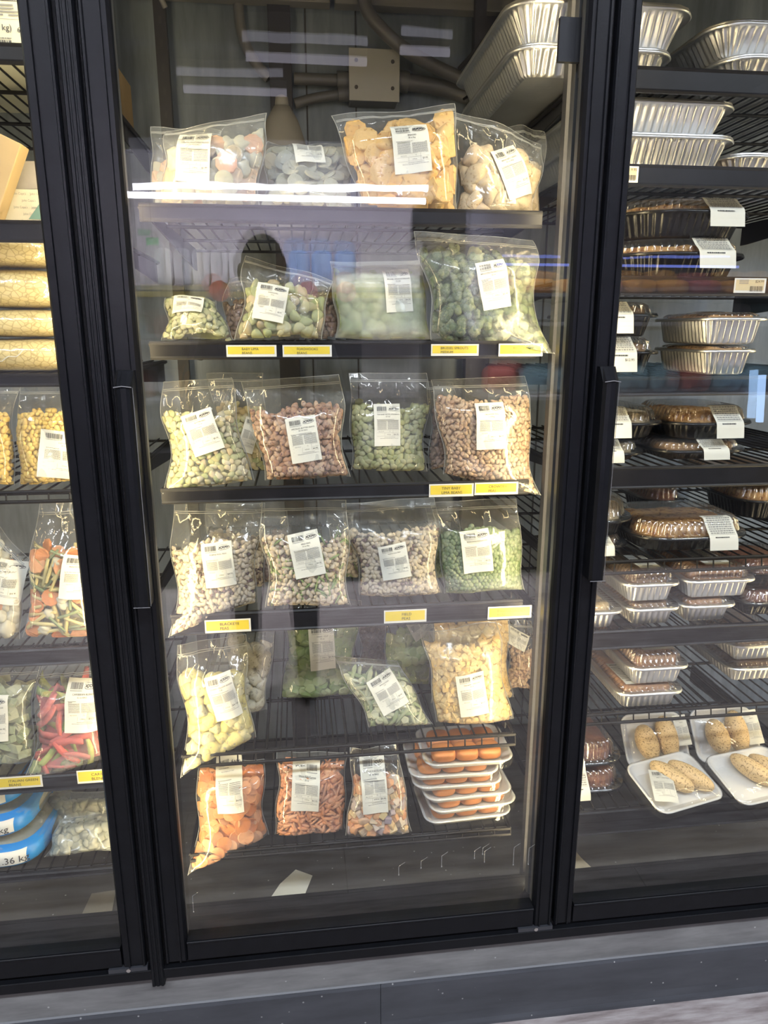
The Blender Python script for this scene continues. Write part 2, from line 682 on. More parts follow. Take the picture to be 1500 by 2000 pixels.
TPL = {
    'bean': (ICO2[0] * np.array([1.0, 0.72, 0.5]), ICO2[1]),
    'limabean': (kidney(ICO2)[0] * np.array([1, 1.08, 0.85]), ICO2[1]),
    'kidney': kidney(),
    'pea': lumps(3, 0.05, ICO2),
    'kernel': lumps(5, 0.12, ICO2, 2.0, (1, 0.8, 0.7)),
    'lump': lumps(11, 0.20, ICO3, 2.6),
    'lump2': lumps(23, 0.26, ICO3, 3.2, (1.15, 0.85, 0.8)),
    'nugget': lumps(31, 0.22, ICO3, 2.4, (0.8, 1.25, 0.7)),
    'coin': lathe_piece([(0.92, -0.16), (1.0, -0.1), (1.0, 0.1), (0.92, 0.16)], 18),
    'crinkle': lathe_piece([(0.92, -0.18), (1.0, -0.1), (1.0, 0.1), (0.92, 0.18)], 20, 10, 0.04),
    'okra': lathe_piece([(0.78, -0.42), (0.96, -0.3), (1.0, 0.3), (0.8, 0.42)], 20, 5, 0.07),
    'babycarrot': capsule(2.4, 0.42, 0.36, 8),
    'wholeokra': capsule(4.2, 0.46, 0.16, 7, 0.06),
    'stick': boxy(1.5, 0.16, 0.16),
    'strip': boxy(1.5, 0.28, 0.10, 0.7, 0.25),
    'flat': boxy(0.9, 0.5, 0.08, 1.0, 0.12),
    'cube': boxy(0.75, 0.6, 0.55),
    'round': lumps(41, 0.10, ICO3, 1.8),
}


def rot_mats(rng, n, flat, facing=True):
    """random rotations; flat=1 leaves the piece's z axis near the bag's outward normal"""
    out = np.zeros((n, 3, 3))
    for i in range(n):
        spin = rng.rand() * 2 * PI
        tilt = (1 - flat) * rng.rand() * PI / 2 + rng.normal() * 0.25
        ax = rng.rand() * 2 * PI
        R = Matrix.Rotation(tilt, 3, Vector((math.cos(ax), math.sin(ax), 0))) @ Matrix.Rotation(spin, 3, 'Z')
        out[i] = np.array(R)
    return out


# z axis of a piece -> bag's outward -n; piece x,y -> bag s,t
class Pouch:
    """A zip bag: a bent quad with an inflated lower part. Local axes: x along the shelf, y away from the
    viewer, z up; the sheet leans back by `lean`."""

    def __init__(self, quad, thick, fill, lean, droop=(0, 0), seed=0, pillow=1.0, open_top=0.05):
        self.q = np.array(quad, float)        # BL, BR, TR, TL in (s, t)
        self.t = thick
        self.fill = fill
        self.lean = lean
        self.droop = droop
        self.pillow = pillow
        rng = np.random.RandomState(seed)
        self.ph = rng.rand(12) * 6.28
        self.open = open_top
        self.seed = seed
        c, s = math.cos(lean), math.sin(lean)
        self.ax = np.array([1.0, 0, 0])
        self.at = np.array([0, s, c])
        self.an = np.array([0, c, -s])        # away from the viewer

    def st(self, u, v):
        u = np.asarray(u, float)[..., None]
        v = np.asarray(v, float)[..., None]
        q = self.q
        p = (1 - u) * (1 - v) * q[0] + u * (1 - v) * q[1] + u * v * q[2] + (1 - u) * v * q[3]
        # sides pinch in a little where the bag is full, and wander
        vv = v[..., 0]
        uu = u[..., 0]
        wdt = np.linalg.norm(q[1] - q[0])
        pin = 0.035 * wdt * np.sin(np.clip(vv / max(self.fill, 0.2), 0, 1) * PI) * (1 - 2 * uu)
        wob = 0.006 * (np.sin(vv * 7 + self.ph[0]) * (1 - uu) + np.sin(vv * 6 + self.ph[1]) * uu) * np.sin(vv * PI)
        bot = 0.004 * np.sin(uu * 5 + self.ph[2]) * (1 - vv) ** 2
        p = p.copy()
        p[..., 0] += pin + wob
        p[..., 1] += np.maximum(bot, 0)
        return p

    def thick(self, u, v):
        e = np.clip(1 - np.abs(2 * u - 1) ** 3.2, 0, 1) ** 0.62
        b = np.sqrt(np.clip(1 - (1 - np.clip(v / 0.10, 0, 1)) ** 2, 0, 1))
        f = self.fill
        k = np.clip((v - f * 0.82) / max(0.08, 0.93 - f * 0.82), 0, 1)
        top = 1 - (k * k * (3 - 2 * k)) * (1 - self.open)
        lump = 1 + 0.10 * np.sin(u * 6 + self.ph[3]) * np.sin(v * 7 + self.ph[4]) + 0.06 * np.sin(u * 11 + v * 5 + self.ph[5])
        return self.t * e * b * top * lump

    def depth0(self, u, v):
        """where the middle sheet bends: drooping corners, slack top"""
        d = self.droop[0] * (1 - u) ** 2 * np.clip(1 - v / 0.35, 0, 1) ** 2 + self.droop[1] * u ** 2 * np.clip(1 - v / 0.35, 0, 1) ** 2
        slack = np.clip((v - self.fill) / (1.001 - self.fill), 0, 1)
        d = d + 0.010 * slack * (np.sin(u * 4.2 + self.ph[6]) + 0.5 * np.sin(u * 9 + v * 6 + self.ph[7])) + 0.02 * slack ** 2
        return d

    def wrinkle(self, u, v, k):
        slack = np.clip((v - self.fill + 0.12) / 0.2, 0, 1) * np.clip((1.0 - v) / 0.1, 0, 1)
        a = 1.1 + 0.5 * math.sin(self.ph[8] + k)
        w = np.abs(np.sin(u * 9 * a + v * 13 + self.ph[9] + k)) + 0.7 * np.abs(np.sin(u * 15 - v * 10 + self.ph[10]))
        low = 0.35 * np.abs(np.sin(u * 13 + v * 4 + self.ph[11] + 2 * k)) * np.sin(np.clip(v / 0.95, 0, 1) * PI)
        return 0.0055 * slack * (w - 0.9) + 0.0022 * low

    def point(self, u, v, side=-1, inset=0.0, wr=True):
        """side -1 front, +1 back; inset pulls the surface inward"""
        p = self.st(u, v)
        T = self.thick(u, v)
        d = self.depth0(u, v)
        if side < 0:
            off = -(T * 0.58) + inset
            if wr:
                off = off - self.wrinkle(u, v, 0) * np.clip(1 - np.abs(2 * u - 1) ** 6, 0, 1)
        else:
            off = T * 0.42 - inset
            if wr:
                off = off + self.wrinkle(u, v, 1.7) * np.clip(1 - np.abs(2 * u - 1) ** 6, 0, 1)
        d = d + off
        return p[..., :1] * self.ax + p[..., 1:2] * self.at + d[..., None] * self.an

    def uv_from_st(self, S):
        uv = np.full((len(S), 2), 0.5)
        for _ in range(12):
            p = self.st(uv[:, 0], uv[:, 1])
            e = 1e-3
            du = (self.st(uv[:, 0] + e, uv[:, 1]) - p) / e
            dv = (self.st(uv[:, 0], uv[:, 1] + e) - p) / e
            r = S - p
            det = du[:, 0] * dv[:, 1] - du[:, 1] * dv[:, 0]
            det = np.where(np.abs(det) < 1e-9, 1e-9, det)
            a = (r[:, 0] * dv[:, 1] - r[:, 1] * dv[:, 0]) / det
            b = (du[:, 0] * r[:, 1] - du[:, 1] * r[:, 0]) / det
            uv[:, 0] += np.clip(a, -0.5, 0.5)
            uv[:, 1] += np.clip(b, -0.5, 0.5)
        return uv

    def press(self, Q, uv, size):
        """keep points inside the pouch: what pokes out is flattened against the film"""
        S = np.stack([Q @ self.ax, Q @ self.at], 1)
        d = Q @ self.an
        uv = uv.copy()
        for _ in range(3):
            p = self.st(uv[:, 0], uv[:, 1])
            e = 1e-3
            du = (self.st(uv[:, 0] + e, uv[:, 1]) - p) / e
            dv = (self.st(uv[:, 0], uv[:, 1] + e) - p) / e
            r = S - p
            det = du[:, 0] * dv[:, 1] - du[:, 1] * dv[:, 0]
            det = np.where(np.abs(det) < 1e-9, 1e-9, det)
            uv[:, 0] += np.clip((r[:, 0] * dv[:, 1] - r[:, 1] * dv[:, 0]) / det, -0.2, 0.2)
            uv[:, 1] += np.clip((du[:, 0] * r[:, 1] - du[:, 1] * r[:, 0]) / det, -0.2, 0.2)
        u = np.clip(uv[:, 0], 0.02, 0.98)
        v = np.clip(uv[:, 1], 0.012, 0.97)
        p = self.st(u, v)
        T = self.thick(u, v)
        m = self.depth0(u, v)
        f = m - T * 0.58 + 0.0007
        k = np.maximum(m + T * 0.42 - 0.0007, f + 0.0004)
        e = d - f
        e = np.maximum(e, 0.0)
        d = np.minimum(f + e, k)
        return p[:, :1] * self.ax + p[:, 1:2] * self.at + d[:, None] * self.an

    def film(self, name, mat, parent, nu=26, nv=34):
        b = MB()
        u, v = np.meshgrid(np.linspace(0, 1, nu), np.linspace(0, 1, nv))
        b.grid(self.point(u, v, -1), 0, True)
        b.grid(self.point(u, v, 1), 0, True, True)
        # welded side seams and the top edge catch the light
        vs = np.linspace(0.0, 1.0, 26)
        for uu in (0.0, 1.0):
            P = self.point(np.full_like(vs, uu), vs, -1)
            b.tube([tuple(q) for q in P], 0.0007, 4, 1)
        us = np.linspace(0, 1, 16)
        P = self.point(us, np.full_like(us, 1.0), -1)
        b.tube([tuple(q) for q in P], 0.0006, 4, 1)
        return b.build(name, [mat, ZIP], parent)

    def zip_line(self, parent):
        u = np.linspace(0.01, 0.99, 14)
        b = MB()
        for vv in (0.915, 0.93):
            v = np.full_like(u, vv)
            P = self.point(u, v, -1) - self.an * 0.0012
            b.tube([tuple(p) for p in P], 0.0009, 5)
        return b.build('zip_seal', ZIP, parent)

    def contents(self, name, recipe, parent, layers=2):
        """recipe: list of (template, weight, size, material, flatness)"""
        rng = np.random.RandomState(self.seed + 77)
        b = MB()
        mats = []
        w = np.array([r[1] for r in recipe], float)
        w /= w.sum()
        smax = max(r[2] for r in recipe)
        smean = sum(r[2] * wi for r, wi in zip(recipe, w))
        step = smean * (1.36 if recipe[0][0] not in ('stick', 'babycarrot', 'wholeokra', 'floret') else 1.15)
        lo, hi = self.q.min(0), self.q.max(0)
        # filler that stands for the inner pieces
        u, v = np.meshgrid(np.linspace(0.08, 0.92, 14), np.linspace(0.05, max(0.1, self.fill - 0.08), 14))
        cf = self.point(u, v, -1, 0, False)
        cb = self.point(u, v, 1, 0, False)
        ctr = (cf + cb) / 2
        span = np.linalg.norm(cb - cf, axis=-1, keepdims=True)
        ins = np.clip((span - 3.4 * smean) / np.maximum(span, 1e-6), 0.08, 1)
        f0, k0 = ctr + (cf - ctr) * ins, ctr + (cb - ctr) * ins
        mats.append(recipe[0][3])
        b.grid(f0, 0, True)
        b.grid(k0, 0, True, True)
        slot = {}
        jobs = {}
        for L in range(layers):
            y = lo[1] + smean * 0.4
            row = 0
            while y < hi[1]:
                x = lo[0] + (row % 2) * step / 2 + L * step * 0.4
                while x < hi[0]:
                    sx = x + rng.normal() * step * 0.16
                    sy = y + rng.normal() * step * 0.16
                    ti = rng.choice(len(recipe), p=w)
                    jobs.setdefault(ti, []).append((sx, sy, L))
                    x += step
                y += step * 0.86
                row += 1
        for ti, lst in jobs.items():
            tpl, _, size, mat, flat = recipe[ti]
            S = np.array([(a, c) for a, c, _ in lst])
            Ls = np.array([l for _, _, l in lst])
            uv = self.uv_from_st(S)
            U, V = uv[:, 0], uv[:, 1]
            mu = 0.6 * size / max(0.05, np.linalg.norm(self.q[1] - self.q[0]))
            mv = 0.30 * size / max(0.05, np.linalg.norm(self.q[3] - self.q[0]))
            topv = self.fill + 0.03 * np.sin(U * 7 + self.ph[2]) + rng.normal(size=len(U)) * 0.012
            ok = (U > mu * 0.7) & (U < 1 - mu * 0.7) & (V > mv) & (V < topv)
            U, V, Ls = U[ok], V[ok], Ls[ok]
            if not len(U):
                continue
            T = self.thick(U, V)
            if mat not in mats:
                mats.append(mat)
            mi = mats.index(mat)
            uc = np.stack([U, V], 1)
            parts = floret(self.seed % 5 + 1) if tpl == 'floret' else [TPL[tpl]]
            n = len(U)
            R = rot_mats(rng, n, flat)
            sc = size * rng.uniform(0.82, 1.15, n)
            squash = np.clip(T * 0.75 / (1.3 * size), 0.4, 1.0)
            B = np.stack([self.ax, self.at, -self.an], 1)
            ext = np.max([np.einsum('nij,kj->nki', R, tv)[:, :, 2].max(1) for tv, tf in parts], axis=0) * sc * squash
            inset = np.minimum(ext + 0.0005 + Ls * size * 1.05, np.maximum(T * 0.8, 0.0) + 0.001)
            P = self.point(U, V, -1, 0, False) + inset[:, None] * self.an
            for tv, tf in parts:
                Q = np.einsum('nij,kj->nki', R, tv) * sc[:, None, None]
                Q[:, :, 2] *= squash[:, None]
                Q = Q @ B.T + P[:, None, :]
                Q = self.press(Q.reshape(-1, 3), np.repeat(uc, len(tv), 0), size).reshape(Q.shape)
                F = tf[None] + (np.arange(n) * len(tv))[:, None, None]
                b.add(Q.reshape(-1, 3), F.reshape(-1, 3), mi, tpl not in ('coin', 'crinkle', 'okra', 'cube', 'flat'))
        o = b.build(name, mats, parent)
        o['kind'] = 'stuff'
        return o

    def label(self, cs, ct, w, h, rot, pr, parent, lift=0.0022, mats=None):
        c, s = math.cos(rot), math.sin(rot)

        def fmap(P):
            dx = P[:, 0] - w / 2
            dy = P[:, 1] - h / 2
            S = np.stack([cs + c * dx - s * dy, ct + s * dx + c * dy], 1)
            uv = self.uv_from_st(S)
            uv = np.clip(uv, 0.0, 1.0)
            Q = self.point(uv[:, 0], uv[:, 1], -1, 0, False)
            # keep the sticker on the sheet even where it runs past the bag's edge
            p0 = self.st(uv[:, 0], uv[:, 1])
            ex = S - p0
            Q = Q + ex[:, :1] * self.ax + ex[:, 1:2] * self.at - lift * self.an
            Q = Q - (0.0012 * np.sin(dx / w * 5 + self.ph[1]) + 0.001 * np.sin(dy / h * 6 + self.ph[0]))[:, None] * self.an
            return Q, np.tile(-self.an, (len(P), 1))
        return label_mesh('label_sticker', pr, w, h, fmap, parent, mats, 6, 9)


# ------------------------------------------------------------------ contents recipes
V_BABYLIMA = veg('lima_green', [(0.37, 0.40, 0.20), (0.48, 0.49, 0.27), (0.43, 0.44, 0.24), (0.55, 0.53, 0.33)], 0.22)
V_FORD = veg('fordhook_green', [(0.36, 0.41, 0.17), (0.50, 0.51, 0.26), (0.58, 0.54, 0.31), (0.32, 0.38, 0.17), (0.55, 0.45, 0.28)], 0.16)
V_BRUSSEL = veg('sprout_green', [(0.28, 0.34, 0.13), (0.38, 0.42, 0.19), (0.52, 0.53, 0.31)], 0.3)
V_BROC = veg('broccoli_green', [(0.07, 0.12, 0.045), (0.14, 0.20, 0.07), (0.26, 0.29, 0.12), (0.10, 0.15, 0.06)], 0.34, speck=(0.05, 0.09, 0.04), speck_scale=420)
V_BROCSTEM = veg('broccoli_stem', [(0.48, 0.52, 0.28), (0.56, 0.55, 0.32)], 0.25)
V_BUTTERMIX = veg('mixed_butter_beans', [(0.48, 0.50, 0.24), (0.66, 0.58, 0.34), (0.40, 0.46, 0.2), (0.72, 0.55, 0.28), (0.68, 0.62, 0.44)], 0.14)
V_SPECK = veg('speckled_beans', [(0.34, 0.16, 0.09), (0.46, 0.25, 0.14), (0.40, 0.22, 0.14), (0.60, 0.40, 0.26)], 0.25, speck=(0.13, 0.05, 0.07))
V_TINYLIMA = veg('tiny_lima', [(0.34, 0.36, 0.15), (0.42, 0.43, 0.20), (0.48, 0.47, 0.25)], 0.10)
V_CROWDER = veg('crowder_tan', [(0.54, 0.34, 0.19), (0.64, 0.44, 0.26), (0.60, 0.42, 0.27), (0.46, 0.28, 0.17)], 0.24, speck=(0.25, 0.13, 0.10))
V_PURPLE = veg('hull_peas', [(0.64, 0.52, 0.34), (0.72, 0.60, 0.42), (0.58, 0.46, 0.34), (0.68, 0.58, 0.44)], 0.2)
V_EYE = veg('pea_eyes', [(0.12, 0.07, 0.08), (0.2, 0.12, 0.12)], 0.05)
V_SNAP = veg('green_snaps', [(0.22, 0.32, 0.10), (0.30, 0.40, 0.14)], 0.12)
V_PEA = veg('garden_peas', [(0.12, 0.19, 0.065), (0.18, 0.26, 0.10), (0.27, 0.33, 0.17)], 0.34)
V_CAULI = veg('pale_squash', [(0.78, 0.66, 0.22), (0.75, 0.66, 0.30), (0.76, 0.69, 0.42)], 0.15, speck=(0.42, 0.38, 0.28), speck_scale=160)
V_WHITEVEG = veg('whitish_veg', [(0.62, 0.58, 0.46), (0.68, 0.64, 0.54), (0.56, 0.52, 0.40)], 0.25, speck=(0.35, 0.32, 0.25), speck_scale=160)
V_OKRA = veg('okra_green', [(0.22, 0.32, 0.09), (0.32, 0.42, 0.15), (0.44, 0.50, 0.24)], 0.14)
V_OKRASEED = veg('okra_seed', [(0.6, 0.6, 0.4)], 0.1)
V_WOKRA = veg('whole_okra_green', [(0.30, 0.36, 0.17), (0.42, 0.46, 0.26), (0.56, 0.56, 0.38), (0.24, 0.32, 0.14)], 0.3)
V_SQUASH = veg('yellow_squash', [(0.82, 0.54, 0.17), (0.80, 0.58, 0.24), (0.84, 0.62, 0.28)], 0.12, speck=(0.55, 0.38, 0.16), speck_scale=260)
V_CARROT = veg('carrot_orange', [(0.66, 0.20, 0.05), (0.82, 0.31, 0.09), (0.86, 0.44, 0.22), (0.74, 0.26, 0.07)], 0.10)
V_CARROTP = veg('frosted_carrot', [(0.84, 0.34, 0.13), (0.86, 0.42, 0.21), (0.80, 0.33, 0.15)], 0.22)
V_ROOT = veg('root_mix', [(0.74, 0.32, 0.14), (0.78, 0.60, 0.28), (0.42, 0.33, 0.40), (0.70, 0.58, 0.44), (0.76, 0.38, 0.18)], 0.22)
V_BREADED = veg('golden_breaded', [(0.82, 0.48, 0.14), (0.88, 0.58, 0.22), (0.84, 0.54, 0.2)], 0.05, speck=(0.6, 0.32, 0.08), speck_scale=140)
V_NUGGET = veg('tan_breaded', [(0.68, 0.54, 0.34), (0.74, 0.60, 0.40), (0.66, 0.52, 0.36)], 0.12, speck=(0.45, 0.32, 0.18), speck_scale=260)
V_CORN = veg('corn_yellow', [(0.84, 0.58, 0.12), (0.86, 0.63, 0.18), (0.82, 0.55, 0.14)], 0.08)
V_YSTICK = veg('yellow_beans', [(0.74, 0.60, 0.24), (0.68, 0.60, 0.28)], 0.1)
V_GSTICK = veg('green_beans', [(0.20, 0.27, 0.12), (0.28, 0.34, 0.16)], 0.25)
V_CAUL = veg('cauliflower', [(0.66, 0.62, 0.48), (0.60, 0.58, 0.46)], 0.3)
V_FLATG = veg('flat_green_beans', [(0.26, 0.31, 0.16), (0.36, 0.40, 0.23), (0.46, 0.46, 0.28)], 0.28)
V_PEPR = veg('red_pepper', [(0.68, 0.10, 0.08), (0.62, 0.14, 0.14)], 0.2)
V_PEPG = veg('green_pepper', [(0.24, 0.38, 0.08), (0.40, 0.50, 0.14), (0.60, 0.58, 0.15)], 0.12)
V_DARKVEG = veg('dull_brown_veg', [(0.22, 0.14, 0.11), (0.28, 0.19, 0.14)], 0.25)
V_SLICE = veg('pale_slices', [(0.55, 0.52, 0.40), (0.62, 0.58, 0.40), (0.42, 0.42, 0.34)], 0.3)
V_PINK = veg('mixed_pale_orange', [(0.74, 0.45, 0.28), (0.66, 0.58, 0.42), (0.76, 0.40, 0.24)], 0.25)
V_GREY = veg('grey_frosted_veg', [(0.36, 0.37, 0.30), (0.44, 0.44, 0.36)], 0.4)

RECIPES = {
    'baby_lima_beans': [('limabean', 1, 0.0085, V_BABYLIMA, 0.55)],
    'fordhook_beans': [('limabean', 1, 0.0135, V_FORD, 0.35)],
    'brussels_sprouts': [('round', 1, 0.015, V_BRUSSEL, 0)],
    'broccoli_florets': [('floret', 4, 0.023, V_BROC, 0.3), ('lump2', 1, 0.013, V_BROCSTEM, 0.3)],
    'butter_beans': [('limabean', 1, 0.0085, V_BUTTERMIX, 0.5)],
    'speckled_beans': [('limabean', 1, 0.0082, V_SPECK, 0.5)],
    'tiny_lima_beans': [('limabean', 1, 0.0082, V_TINYLIMA, 0.7)],
    'crowder_peas': [('kidney', 1, 0.0068, V_CROWDER, 0.4)],
    'hull_peas': [('kidney', 6, 0.0068, V_PURPLE, 0.4), ('pea', 1, 0.0034, V_EYE, 0)],
    'field_peas': [('kidney', 6, 0.0066, V_PURPLE, 0.4), ('stick', 1.2, 0.010, V_SNAP, 0.7), ('pea', 0.8, 0.0034, V_EYE, 0)],
    'garden_peas': [('pea', 1, 0.0058, V_PEA, 0)],
    'squash_chunks': [('lump', 1, 0.0165, V_CAULI, 0.2)],
    'whitish_chunks': [('lump', 1, 0.017, V_WHITEVEG, 0.2)],
    'okra_cuts': [('okra', 1, 0.0125, V_OKRA, 0.45)],
    'whole_okra': [('wholeokra', 3, 0.013, V_WOKRA, 0.6), ('okra', 1.2, 0.009, V_OKRASEED, 0.6)],
    'yellow_squash_chunks': [('lump2', 2, 0.0098, V_SQUASH, 0.3), ('cube', 1, 0.010, V_SQUASH, 0.3)],
    'carrot_coins': [('coin', 1, 0.0155, V_CARROT, 0.86)],
    'baby_carrots': [('babycarrot', 2, 0.0095, V_CARROTP, 0.75), ('stick', 0.8, 0.013, V_CARROTP, 0.8), ('lump', 0.5, 0.008, V_CARROTP, 0.3)],
    'root_vegetable_cubes': [('cube', 3, 0.012, V_ROOT, 0.2), ('lump2', 1, 0.011, V_ROOT, 0.2)],
    'breaded_rounds': [('crinkle', 2, 0.023, V_BREADED, 0.7), ('nugget', 1, 0.018, V_BREADED, 0.4)],
    'breaded_nuggets': [('nugget', 1, 0.0185, V_NUGGET, 0.4)],
    'corn_kernels': [('kernel', 1, 0.0062, V_CORN, 0.2)],
    'mixed_vegetable_strips': [('stick', 3, 0.018, V_YSTICK, 0.85), ('crinkle', 1.2, 0.015, V_CARROT, 0.85), ('stick', 1.5, 0.014, V_GSTICK, 0.8), ('lump', 0.8, 0.012, V_CAUL, 0.2)],
    'carrot_cauliflower_mix': [('lump', 2, 0.016, V_CAUL, 0.2), ('crinkle', 1, 0.016, V_CARROT, 0.9), ('floret', 0.8, 0.016, V_BROC, 0.3)],
    'flat_beans': [('flat', 1, 0.016, V_FLATG, 0.75)],
    'pepper_strips': [('strip', 2, 0.021, V_PEPR, 0.75), ('strip', 1.4, 0.022, V_PEPG, 0.75), ('lump2', 0.7, 0.012, V_GSTICK, 0.3)],
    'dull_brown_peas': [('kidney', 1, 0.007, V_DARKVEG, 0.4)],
    'pale_slices': [('coin', 1, 0.016, V_SLICE, 0.55)],
    'italian_vegetables': [('lump', 2, 0.017, V_CAUL, 0.3), ('crinkle', 2.2, 0.0165, V_PINK, 0.7), ('coin', 1, 0.015, V_SLICE, 0.7)],
    'grey_frosted_pieces': [('lump2', 1, 0.012, V_GREY, 0.3)],
}


def zip_bag(spec):
    t = thing('frozen_vegetable_bag' if spec.get('veg', True) else 'frozen_food_bag', spec['label'], 'bag', spec['loc'], group=spec.get('group'))
    P = Pouch(spec['quad'], spec['thick'], spec['fill'], math.radians(spec['lean']), spec.get('droop', (0, 0)), spec['seed'])
    mat = {'clear': FILM, 'frost': FILM_FROST, 'hazed': FILM_REFLECTION}[spec.get('film', 'clear')]
    P.contents(spec['kind'], RECIPES[spec['kind']], t, spec.get('layers', 2))
    P.film('clear_film', mat, t)
    if spec.get('zip', True):
        P.zip_line(t)
    if spec.get('sticker'):
        cs, ct, w, h, rot, title, size, price, flip = spec['sticker']
        P.label(cs, ct, w, h, math.radians(rot), store_label(w, h, title, size, price, spec['seed'], flip), t)
    return t

# ------------------------------------------------------------------ the setting
def profile_bar(b, prof, z0, z1, x=0.0, flip=False, mat=0):
    """upright bar with an extruded cross-section given as (x, y) points"""
    pts = [(x + (-p[0] if flip else p[0]), p[1]) for p in prof]
    if flip:
        pts = pts[::-1]
    r0 = np.array([(p[0], p[1], z0) for p in pts])
    r1 = np.array([(p[0], p[1], z1) for p in pts])
    b.loft([r0, r1], mat, False, True, True)


def wood_floor_mat():
    m, nt, out = new_mat('grey_wood_planks')
    b = node(nt, 'ShaderNodeBsdfPrincipled', i_Roughness=0.5)
    mp = coords(nt, (1.2, 9, 1))
    n = node(nt, 'ShaderNodeTexNoise', i_Scale=6.0, i_Detail=8.0, i_Roughness=0.65)
    nt.links.new(mp.outputs[0], n.inputs['Vector'])
    r = ramp(nt, [(0.30, (0.13, 0.105, 0.10)), (0.47, (0.27, 0.235, 0.23)), (0.62, (0.38, 0.35, 0.345)), (0.8, (0.46, 0.43, 0.42))])
    nt.links.new(n.outputs['Fac'], r.inputs[0])
    mp2 = coords(nt, (1, 1, 1))
    br = node(nt, 'ShaderNodeTexBrick', offset=0.37, i_Scale=1.0)
    br.inputs['Brick Width'].default_value = 1.2
    br.inputs['Row Height'].default_value = 0.18
    br.inputs['Mortar Size'].default_value = 0.0012
    br.inputs['Color1'].default_value = (1, 1, 1, 1)
    br.inputs['Color2'].default_value = (0.86, 0.84, 0.84, 1)
    br.inputs['Mortar'].default_value = (0.25, 0.22, 0.2, 1)
    nt.links.new(mp2.outputs[0], br.inputs['Vector'])
    mx = node(nt, 'ShaderNodeMix', data_type='RGBA', blend_type='MULTIPLY', i_0=1.0)
    nt.links.new(r.outputs[0], mx.inputs[6])
    nt.links.new(br.outputs[0], mx.inputs[7])
    nt.links.new(mx.outputs[2], b.inputs['Base Color'])
    nt.links.new(b.outputs[0], out.inputs[0])
    return m


def concrete_mat(name, lo, hi, scale=5.0, stretch=(1, 1, 6), dots=0.0, rough=0.6):
    m, nt, out = new_mat(name)
    b = node(nt, 'ShaderNodeBsdfPrincipled', i_Roughness=rough)
    mp = coords(nt, stretch)
    n = node(nt, 'ShaderNodeTexNoise', i_Scale=scale, i_Detail=7.0, i_Roughness=0.62)
    nt.links.new(mp.outputs[0], n.inputs['Vector'])
    r = ramp(nt, [(0.3, lo), (0.68, hi)])
    nt.links.new(n.outputs['Fac'], r.inputs[0])
    col = r.outputs[0]
    if dots:
        mp2 = coords(nt)
        v = node(nt, 'ShaderNodeTexVoronoi', i_Scale=34.0, i_Randomness=1.0)
        nt.links.new(mp2.outputs[0], v.inputs['Vector'])
        r2 = ramp(nt, [(0.045, (1, 1, 1)), (0.075, (0, 0, 0))])
        nt.links.new(v.outputs['Distance'], r2.inputs[0])
        n2 = node(nt, 'ShaderNodeTexNoise', i_Scale=3.0)
        nt.links.new(mp2.outputs[0], n2.inputs['Vector'])
        mm = node(nt, 'ShaderNodeMath', operation='MULTIPLY', use_clamp=True)
        nt.links.new(r2.outputs[0], mm.inputs[0])
        nt.links.new(n2.outputs['Fac'], mm.inputs[1])
        mx = node(nt, 'ShaderNodeMix', data_type='RGBA')
        nt.links.new(mm.outputs[0], mx.inputs[0])
        nt.links.new(col, mx.inputs[6])
        mx.inputs[7].default_value = (0.62, 0.62, 0.60, 1)
        col = mx.outputs[2]
    nt.links.new(col, b.inputs['Base Color'])
    nt.links.new(b.outputs[0], out.inputs[0])
    return m


FLOOR_M = wood_floor_mat()
KICK_M = concrete_mat('grey_kick_panel', (0.12, 0.12, 0.12), (0.23, 0.23, 0.225), 4.0, (1.5, 1, 9), 1.0)
BASE_M = concrete_mat('dark_cove_base', (0.035, 0.038, 0.044), (0.062, 0.066, 0.076), 5.0, (1, 1, 5), 0.5, 0.45)
BACK_M = concrete_mat('cooler_wall_panel', (0.14, 0.17, 0.21), (0.26, 0.305, 0.37), 9.0, (3, 1, 0.45), 0.0, 0.45)
CFLOOR_M = concrete_mat('cooler_floor', (0.06, 0.056, 0.052), (0.12, 0.112, 0.104), 4.0, (1, 6, 1), 0.6, 0.5)
CCEIL_M = plain('cooler_ceiling_panel', (0.30, 0.29, 0.27), 0.5, noise=0.1, nscale=4)
COVE_EDGE = plain('pale_cove_edge', (0.20, 0.205, 0.215), 0.35)

X0, X1 = -1.30, 1.75          # the run of the cooler that the doors show
YB = 0.93                     # inside face of the back wall
ZC = 2.24                     # cooler ceiling
ZF = 0.10                     # cooler floor
S = 'structure'
box_obj('floor', FLOOR_M, -2.6, 3.2, -5.0, 0.02, -0.05, 0.0, kind=S)
box_obj('floor', CFLOOR_M, X0, X1, 0.03, YB, 0.0, ZF, kind=S)
box_obj('wall_back', BACK_M, X0, X1, YB, YB + 0.08, 0.0, ZC, kind=S)
box_obj('wall_left', BACK_M, X0 - 0.06, X0, 0.03, YB + 0.08, 0.0, ZC, kind=S)
box_obj('wall_right', BACK_M, X1, X1 + 0.06, 0.03, YB + 0.08, 0.0, ZC, kind=S)
box_obj('ceiling', CCEIL_M, X0 - 0.06, X1 + 0.06, 0.03, YB + 0.08, ZC, ZC + 0.06, kind=S)
